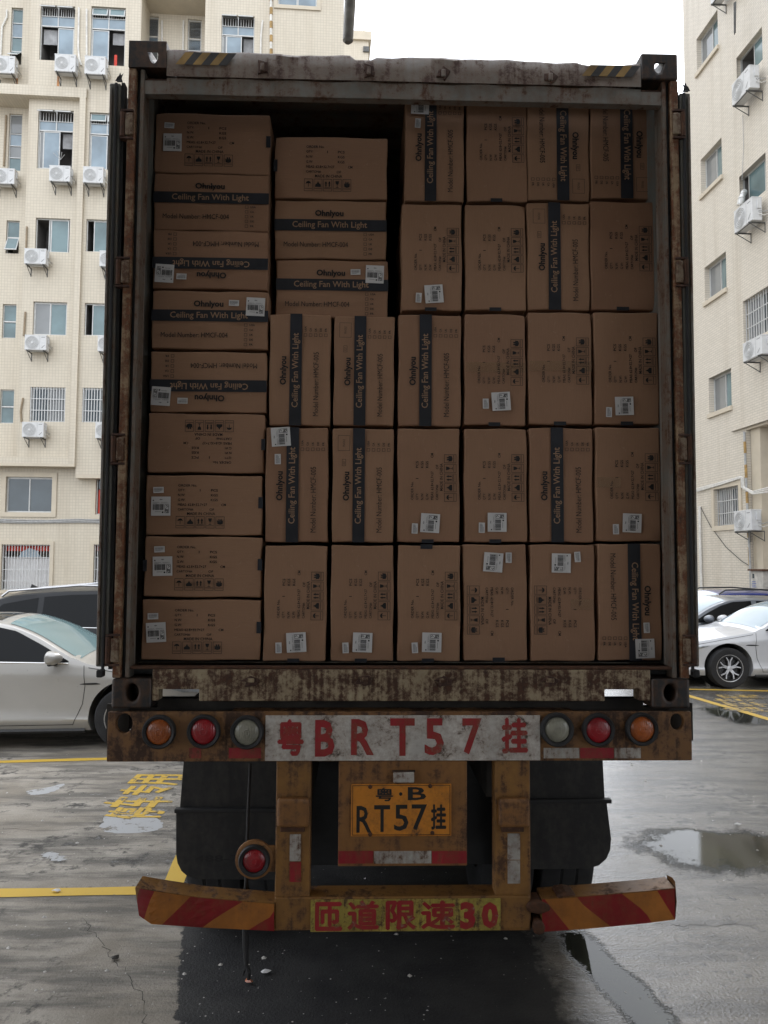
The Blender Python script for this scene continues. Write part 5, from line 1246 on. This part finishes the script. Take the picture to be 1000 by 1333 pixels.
box((.10, -.306, hh*.62), (.19, -.3005, hh*.85)).build('meter_window', M['pane_dark'], mt_)
for k in range(4): box((.08, -.3045, hh*(.15+k*.09)), (.08+.2-.03*(k % 2), -.3005, hh*(.19+k*.09))).build('notice_line', M['blue_print'], mt_)
for q in (.05, .5): box((q, -.05, .05), (q+.06, -.001, .12)).build('wall_bracket', M['rust'], mt_)

# ---------------------------------------------------------------- cars
def catmull(pts, x):
    xs = [p[0] for p in pts]
    if x <= xs[0]: return pts[0][1]
    if x >= xs[-1]: return pts[-1][1]
    i = max(k for k in range(len(xs)-1) if xs[k] <= x)
    p1, p2 = pts[i], pts[i+1]; h = p2[0]-p1[0]; t = (x-p1[0])/h
    def sl(j):
        if j <= 0: return (pts[1][1]-pts[0][1])/(pts[1][0]-pts[0][0])
        if j >= len(pts)-1: return (pts[-1][1]-pts[-2][1])/(pts[-1][0]-pts[-2][0])
        return (pts[j+1][1]-pts[j-1][1])/(pts[j+1][0]-pts[j-1][0])
    m1, m2 = sl(i)*h, sl(i+1)*h
    return (2*t**3-3*t**2+1)*p1[1] + (t**3-2*t**2+t)*m1 + (-2*t**3+3*t**2)*p2[1] + (t**3-t**2)*m2
class Car:
    def __init__(s, L, W, top, belt, k=.42, zb=.19, wb=2.8, wr=.335, front=.0):
        s.L, s.W, s.top, s.belt, s.k, s.zb, s.wr = L, W, sorted(top), sorted(belt), k, zb, wr
        s.fx, s.rx = L/2-.93+front, L/2-.93+front-wb
    def zt(s, x): return catmull(s.top, x)
    def zs(s, x): return min(catmull(s.belt, x), s.zt(x)-.05)
    def hw(s, x):
        q = abs(x)/(s.L/2); p = 3.2 if x > 0 else 4.5
        return s.W/2*(1-.30*min(1, q)**(p*1.6))*(1-.02*(x > 1.5)*(x-1.5))
    def half(s, x, z):
        h = s.hw(x); zs = s.zs(x)
        if z >= zs: return h*.965 - s.k*(z-zs)
        t = (z-s.zb)/max(.05, zs-s.zb)
        return h*float(np.interp(t, (0, .08, .17, .205, .26, .5, .72, .85, .875, .93, 1), (.915, .955, .99, .993, .972, .978, .99, 1.0, .998, .984, .965)))
    def ze(s, x): return s.zt(x) - (.035 if s.zt(x)-s.zs(x) < .12 else .055)
    def topz(s, x, y):
        e = max(.05, s.half(x, s.ze(x))); f = min(1, abs(y)/e); return s.ze(x)+(s.zt(x)-s.ze(x))*(1-f**2.6)
    def bottom(s, x):
        q = abs(x)/(s.L/2); return s.zb + .12*max(0, q-.86)/.14
    def build(s, root, paintm, glassm, side_glass, screen, doors, extra=None, trimz=True):
        n = 110; xs = [-s.L/2 + s.L*(.5-.5*math.cos(math.pi*i/n)) for i in range(n+1)]
        rows = []
        for x in xs:
            zb = s.bottom(x); zs = s.zs(x); ze = s.ze(x); pts = [(0, zb)]
            pts.append((s.half(x, zb+.02)*.92, zb))
            for t in (.02, .08, .13, .17, .205, .23, .27, .38, .5, .6, .7, .79, .85, .875, .9, .94, .99): z = zb+(zs-zb)*t; pts.append((s.half(x, z), z))
            for t in (.04, .3, .6, .85, .98): z = zs+(ze-zs)*t; pts.append((s.half(x, z), z))
            e = s.half(x, ze)
            for f in (.985, .94, .85, .7, .5, .25, 0): pts.append((e*f, s.topz(x, e*f)))
            full = [(x, -y, z) for y, z in pts] + [(x, y, z) for y, z in reversed(pts[1:-1])]
            rows.append(full + [full[0]])
        mb = MB(); mb.grid(rows); mb.f.append(tuple(range(len(rows[0])-2, -1, -1))); mb.m.append(0)
        base = n*len(rows[0]); mb.f.append(tuple(base+i for i in range(len(rows[0])-1))); mb.m.append(0)
        body = mb.build('body', paintm, root, fix=True)
        cut(body, [MB().lathe([(s.wr+.055, -.40), (s.wr+.055, .40)], (wx, sd*s.W/2, s.wr+.01), 40) if False else MB().prism(oval(wx, s.wr+.015, s.wr+.06, s.wr+.065, 44), min(sd*s.W*.28, sd*(s.W/2+.2)), max(sd*s.W*.28, sd*(s.W/2+.2))) for wx in (s.fx, s.rx) for sd in (-1, 1)])
        body.data.polygons.foreach_set('use_smooth', [True]*len(body.data.polygons)); body.data.set_sharp_from_angle(angle=R(32))
        off = .004
        for sd in (-1, 1):
            for poly_lo, poly_hi in side_glass:
                xa, xb = max(poly_lo[0][0], poly_hi[0][0]), poly_lo[-1][0]
                cols = [poly_lo[0][0] + (poly_lo[-1][0]-poly_lo[0][0])*i/24 for i in range(25)]
                rws = []
                for j in range(7):
                    rr = []
                    for x in cols:
                        lo = np.interp(x, [p[0] for p in poly_lo], [p[1] for p in poly_lo]); hi = np.interp(x, [p[0] for p in poly_hi], [p[1] for p in poly_hi])
                        z = lo+(hi-lo)*j/6; rr.append((x, sd*(s.half(x, z)+off), z))
                    rws.append(rr)
                m = MB(); m.grid(rws if sd < 0 else [r[::-1] for r in rws]); g_ = m.build('side_window', glassm, root, smooth=60)
            # beltline chrome
            if side_glass:
                xa, xb = side_glass[0][0][0][0], side_glass[-1][0][-1][0]
                lo = [p for sg_ in side_glass for p in sg_[0]]
                pts = [(x, sd*(s.half(x, np.interp(x, [p[0] for p in lo], [p[1] for p in lo])-.012)+.004), np.interp(x, [p[0] for p in lo], [p[1] for p in lo])-.012) for x in np.linspace(xa, xb, 30)]
                m = MB(); m.tube(pts, .007, 6); m.build('belt_trim', M['chrome'], root, smooth=True)
            for pth in doors:
                m = MB(); d_ = []
                for i in range(len(pth)-1):
                    for q in np.linspace(0, 1, 14, endpoint=False): d_.append((pth[i][0]+(pth[i+1][0]-pth[i][0])*q, pth[i][1]+(pth[i+1][1]-pth[i][1])*q))
                d_.append(pth[-1]); A = []; B = []
                for i, (x, z) in enumerate(d_):
                    a_, b_ = d_[max(0, i-1)], d_[min(len(d_)-1, i+1)]; tx, tz = b_[0]-a_[0], b_[1]-a_[1]; l_ = math.hypot(tx, tz) or 1; nx, nz = -tz/l_*.0035, tx/l_*.0035
                    A.append((x+nx, sd*(s.half(x+nx, z+nz)+.0025), z+nz)); B.append((x-nx, sd*(s.half(x-nx, z-nz)+.0025), z-nz))
                m.grid([A, B] if sd > 0 else [B, A]); m.build('door_seam', M['trim'], root)
            # wheels
            for wx in (s.fx, s.rx):
                m = MB(); m.prism(oval(wx, s.wr+.015, s.wr+.055, s.wr+.06, 32), min(sd*s.W*.285, sd*s.W*.30), max(sd*s.W*.285, sd*s.W*.30)); m.build('arch_liner', M['liner'], root)
                wy = sd*(s.W/2-.135); m = MB(); m.lathe(tyre_prof(.215, s.wr), (wx, wy, s.wr), 44); w_ = m.build('wheel', M['tyre'], root, smooth=True)
                o_ = -1 if sd < 0 else 1; r = s.wr*.69; yo = wy+o_*.10
                m = MB(); m.lathe([(r, o_*.0), (r*.97, o_*.012), (r*.93, o_*.004), (r*.92, -o_*.06), (.001, -o_*.06)], (wx, yo, s.wr), 40); m.build('rim', M['alloy_black'], w_, smooth=True)
                m = MB(); m.lathe([(r*1.0, o_*.002), (r*.975, o_*.015), (r*.93, o_*.012), (r*.925, -o_*.002)], (wx, yo, s.wr), 44); m.build('rim_edge', M['alloy'], w_, smooth=True)
                for kk in range(5):
                    for dq in (-.17, .17):
                        a0 = kk*2*math.pi/5+.3; P0 = (r*.12*math.cos(a0+dq*1.8), r*.12*math.sin(a0+dq*1.8)); Pm = (r*.52*math.cos(a0+dq*.75), r*.52*math.sin(a0+dq*.75)); P1 = (r*.95*math.cos(a0+dq*1.9), r*.95*math.sin(a0+dq*1.9))
                        m = MB()
                        for (p, q, w0, w1) in ((P0, Pm, .014, .009), (Pm, P1, .009, .008)):
                            d_ = Vector((q[0]-p[0], q[1]-p[1])).normalized(); nx, nz = -d_.y, d_.x
                            y0_, y1_ = yo-o_*.03, yo+o_*(.004)
                            vs_ = [(wx+p[0]+nx*w0, y1_, s.wr+p[1]+nz*w0), (wx+p[0]-nx*w0, y1_, s.wr+p[1]-nz*w0), (wx+q[0]-nx*w1, y1_+o_*.004, s.wr+q[1]-nz*w1), (wx+q[0]+nx*w1, y1_+o_*.004, s.wr+q[1]+nz*w1)]
                            m.add(vs_ + [(v[0], y0_, v[2]) for v in vs_], [(0, 1, 2, 3), (7, 6, 5, 4), (0, 4, 5, 1), (1, 5, 6, 2), (2, 6, 7, 3), (3, 7, 4, 0)])
                        m.build('spoke', M['alloy'], w_, fix=True)
                m = MB(); m.lathe([(r*.2, o_*-.01), (r*.19, o_*.008), (.0001, o_*.01)], (wx, yo, s.wr), 16); m.build('hub_cap', M['alloy'], w_, smooth=True)
                m = MB(); m.lathe([(r*.62, -o_*.045), (r*.62, -o_*.05)], (wx, yo, s.wr), 24); m.build('brake_disc', M['alloy'], w_)
            # sill trim
            pts = [(x, sd*(s.half(x, s.zb+.03)-.005), s.zb+.015) for x in np.linspace(s.rx+s.wr+.1, s.fx-s.wr-.1, 16)]
            m = MB(); m.tube(pts, .028, 6); m.build('sill_trim', M['trim'], root, smooth=True)
        for (xa, xb, fr, mt, nm) in screen:
            cols = np.linspace(xa, xb, 16); rws = []
            for x in cols:
                e = s.half(x, s.ze(x))*fr; rws.append([(x, e*t, s.topz(x, e*t)+.005) for t in np.linspace(-1, 1, 21)])
            m = MB(); m.grid(rws); g_ = m.build(nm, mt, root, smooth=60)
            cut_ = 0
        return body
    def mirror(s, root, x, z, paintm, sd=-1):
        y = s.half(x, z); m = MB()
        rws = []
        for i in range(9):
            t = i/8; rr = math.sin(math.pi*(.06+.88*t))**.45; yy = sd*(y+.06+.19*t)
            rws.append([(x-.02+(.14*rr*math.cos(a_) if math.cos(a_) > 0 else .05*rr*math.cos(a_)), yy, z+.03+.078*rr*math.sin(a_)) for a_ in np.linspace(0, 2*math.pi, 17)])
        m.grid(rws); m.f.append(tuple(range(16))); m.m.append(0); m.f.append(tuple(8*17+i for i in range(16))); m.m.append(0)
        o = m.build('mirror', paintm, root, smooth=50, fix=True)
        m = MB(); m.tube([(x, sd*(y-.01), z-.05), (x-.005, sd*(y+.08), z-.035), (x-.01, sd*(y+.2), z-.035)], [.035, .028, .022], 8); m.build('mirror_foot', M['trim'], o, smooth=True)
    def handle(s, root, x, z, mt):
        for sd in (-1, 1):
            y = s.half(x, z); m = MB(); m.tube([(x-.11, sd*(y+.004), z), (x-.09, sd*(y+.03), z+.004), (x, sd*(y+.036), z+.006), (x+.09, sd*(y+.03), z+.004), (x+.11, sd*(y+.004), z)], [.011, .014, .015, .014, .011], 8)
            m.build('door_handle', mt, root, smooth=True)
    def patch(s, root, xs, lo, hi, mt, nm, sds=(-1, 1), off=.004):
        for sd in sds:
            rws = [[(x, sd*(s.half(x, a_+(b_-a_)*j/5)+off), a_+(b_-a_)*j/5) for x, a_, b_ in zip(xs, lo, hi)] for j in range(6)]
            m = MB(); m.grid(rws if sd < 0 else [r[::-1] for r in rws]); m.build(nm, mt, root, smooth=60)
def car_root(name, label, wheel_xy, yaw, car, right=True):
    """place by the near front wheel's contact point"""
    off = Matrix.Rotation(yaw, 3, 'Z') @ Vector((car.fx, -car.W/2 if right else car.W/2, 0))
    return empty(name, Matrix.Translation((wheel_xy[0]-off.x, wheel_xy[1]-off.y, 0)) @ Matrix.Rotation(yaw, 4, 'Z'), label, 'car', 'parked cars')
SED = [(-2.42, .62), (-2.36, .98), (-2.1, 1.055), (-1.8, 1.09), (-1.35, 1.27), (-.85, 1.40), (-.35, 1.445), (.05, 1.425), (.42, 1.31), (.78, 1.115), (1.02, .985), (1.2, .945), (1.6, .875), (2.0, .79), (2.25, .70), (2.38, .58), (2.42, .46)]
BELT = [(-2.42, .9), (-1.5, .985), (-.5, .965), (.5, .93), (1.0, .90), (1.6, .82), (2.1, .73), (2.42, .55)]
def sedan(name, label, pos, yaw, right, pm, gm, screen_m):
    c = Car(4.84, 1.84, SED, BELT); rt = car_root(name, label, pos, yaw, c, right)
    sg_ = [([(-1.32, 1.03), (-1.2, 1.0), (-.37, .985)], [(-1.32, 1.05), (-1.1, 1.19), (-.75, 1.30), (-.37, 1.355)]),
           ([(-.30, .984), (.3, .968), (.86, .955)], [(-.30, 1.355), (.0, 1.345), (.25, 1.29), (.55, 1.14), (.86, .968)])]
    c.build(rt, pm, gm, sg_, [(.14, .97, .90, screen_m, 'windscreen'), (-1.75, -1.0, .86, gm, 'rear_screen')],
            [[(-.335, .955), (-.345, .5), (-.33, .27)], [(1.03, .92), (1.055, .7), (1.03, .5), (.93, .27)], [(-1.25, .96), (-1.12, .7), (-.93, .35), (-.90, .27)], [(-.90, .275), (-.33, .27), (.93, .275)], [(1.08, .895), (1.6, .80), (2.05, .705)]])
    c.mirror(rt, .72, .99, pm, -1); c.mirror(rt, .72, .99, pm, 1); c.handle(rt, -.18, .82, M['chrome'])
    c.handle(rt, -1.05, .845, M['chrome'])
    xs = np.linspace(1.80, 2.36, 16); c.patch(rt, xs, [.70-.09*min(1, (x-1.80)/.3)-.05*(x-1.8) for x in xs], [.705+.01*min(1, (x-1.80)/.2)-.09*(x-1.80) for x in xs], M['lamp_clear'], 'headlight')
    xs = np.linspace(2.1, 2.38, 8); c.patch(rt, xs, [.33]*8, [.42]*8, M['trim'], 'bumper_intake')
    xs = np.linspace(1.0, 1.22, 6); c.patch(rt, xs, [.715, .712, .71, .71, .712, .716], [.72, .728, .73, .732, .732, .72], M['trim'], 'wing_vent')
    return c, rt
wl_ = on_ground(152, 963)
csd, rt = sedan('sedan', 'pearl white sedan parked at the left, half hidden by the trailer', (-2.87, 8.65), R(5.5), True, M['car_pearl'], M['glass_car'], M['glass_screen'])
# dark glass roof of the pearl sedan
xs_r = np.linspace(-.7, .02, 10); m = MB(); m.grid([[(x, csd.half(x, csd.ze(x))*.8*t, csd.topz(x, csd.half(x, csd.ze(x))*.8*t)+.004) for t in np.linspace(-1, 1, 13)] for x in xs_r]); m.build('roof_glass', M['glass_car'], rt, smooth=60)
wr_ = on_ground(952.5, 897)
c2, rt2 = sedan('sedan', 'white sedan with two-tone alloy wheels parked on the right, nose behind the container', (wr_.x, wr_.y+.02), R(180.5), False, M['car_white'], M['glass_car'], M['glass_screen_r'])
SUVT = [(-2.4, .7), (-2.36, 1.1), (-2.2, 1.4), (-1.9, 1.60), (-1.3, 1.685), (-.4, 1.71), (.1, 1.68), (.5, 1.52), (.85, 1.28), (1.05, 1.15), (1.3, 1.11), (1.8, 1.05), (2.2, .95), (2.36, .8), (2.4, .6)]
SUVB = [(-2.4, 1.1), (-1.5, 1.12), (.0, 1.09), (1.0, 1.05), (1.8, .97), (2.4, .75)]
def suv(name, label, pos, yaw, right, pm, gm, rails, sc=1.0):
    top = [(x, z*sc) for x, z in SUVT]; bl = [(x, z*sc) for x, z in SUVB]
    c = Car(4.8, 1.9, top, bl, k=.33, zb=.24, wr=.36, front=-.02); rt = car_root(name, label, pos, yaw, c, right)
    S_ = lambda pts: [(x, z*sc) for x, z in pts]
    sg_ = [(S_([(-2.0, 1.18), (-1.35, 1.165)]), S_([(-2.0, 1.30), (-1.85, 1.47), (-1.35, 1.565)])), (S_([(-1.27, 1.163), (-.42, 1.14)]), S_([(-1.27, 1.575), (-.9, 1.605), (-.42, 1.615)])),
           (S_([(-.32, 1.138), (.3, 1.12), (.88, 1.10)]), S_([(-.32, 1.615), (.05, 1.59), (.3, 1.50), (.6, 1.32), (.88, 1.115)]))]
    c.build(rt, pm, gm, sg_, [(.17, .98, .9, M['glass_screen_r'], 'windscreen')], [S_([(-.37, 1.09), (-.38, .6), (-.36, .36)]), S_([(.97, 1.04), (1.0, .8), (.95, .36)]), S_([(-1.31, 1.1), (-1.3, .8), (-1.05, .36)])])
    c.mirror(rt, .62, 1.17*sc, pm, -1); c.mirror(rt, .62, 1.17*sc, pm, 1); c.handle(rt, -.2, .97*sc, M['chrome']); c.handle(rt, -1.1, .985*sc, M['chrome'])
    xs = np.linspace(1.95, 2.34, 10); c.patch(rt, xs, [.78*sc]*10, [.88*sc-.05*(x-1.95) for x in xs], M['lamp_clear'], 'headlight')
    if rails:
        for sd in (-1, 1):
            y = c.half(-.6, c.ze(-.6))*.93; m = MB(); m.tube([(-1.9, sd*y*.97, c.zt(-1.9)-.02), (-1.8, sd*y, c.zt(-1.8)+.03), (-.8, sd*y, c.zt(-.8)+.035), (.0, sd*y, c.zt(0)+.03), (.15, sd*y, c.zt(.15)-.04)], .018, 8)
            m.build('roof_rail', M[rails], rt, smooth=True)
    m = MB(); m.prism([(-1.75, c.zt(-1.75)-.01), (-1.55, c.zt(-1.55)-.01), (-1.72, c.zt(-1.7)+.09)], -.01, .01); m.build('fin_aerial', M['trim'], rt)
    return c, rt
suv('suv', 'black estate-like SUV parked behind the pearl sedan', (-2.2, 11.3), R(5.5), True, M['car_black'], M['glass_car'], 'alloy', .985)
suv('suv', 'dark grey car parked behind the white sedan', (5.55, 15.2), R(180.5), False, M['car_grey'], M['glass_car'], None, .83)
suv('suv', 'blue car with roof rails parked against the right block, mostly hidden', (6.2, 17.0), R(180.5), False, M['car_blue'], M['glass_car'], 'trim', .86)

# ---------------------------------------------------------------- litter on the yard
rnd = random.Random(4)
for px, py, mt, lab in ((324, 1281, 'amber', 'scrap of orange peel under the hanging strap'), (73, 1162, 'paper', 'white scrap of paper on the yellow line'), (345, 1268, 'paper', 'tiny pale scrap right of the hanging strap'), (960, 1075, 'paper', 'white scrap floating in the big puddle'), (150, 1250, 'chassis', 'dark torn rag scrap on the concrete at the lower left')):
    p = on_ground(px, py); m = MB(); pts = [(.028*math.cos(k*1.05)*rnd.uniform(.6, 1.2), .02*math.sin(k*1.05)*rnd.uniform(.6, 1.2), rnd.uniform(.004, .012)) for k in range(6)]
    m.add(pts + [(0, 0, .018)], [(k, (k+1) % 6, 6) for k in range(6)]); o = m.build('litter', M[mt]); o.location = (p.x, p.y, .008); so = o.modifiers.new('solid', 'SOLIDIFY'); so.thickness = .003
    tag(o, lab, 'litter', 'scraps on the ground')
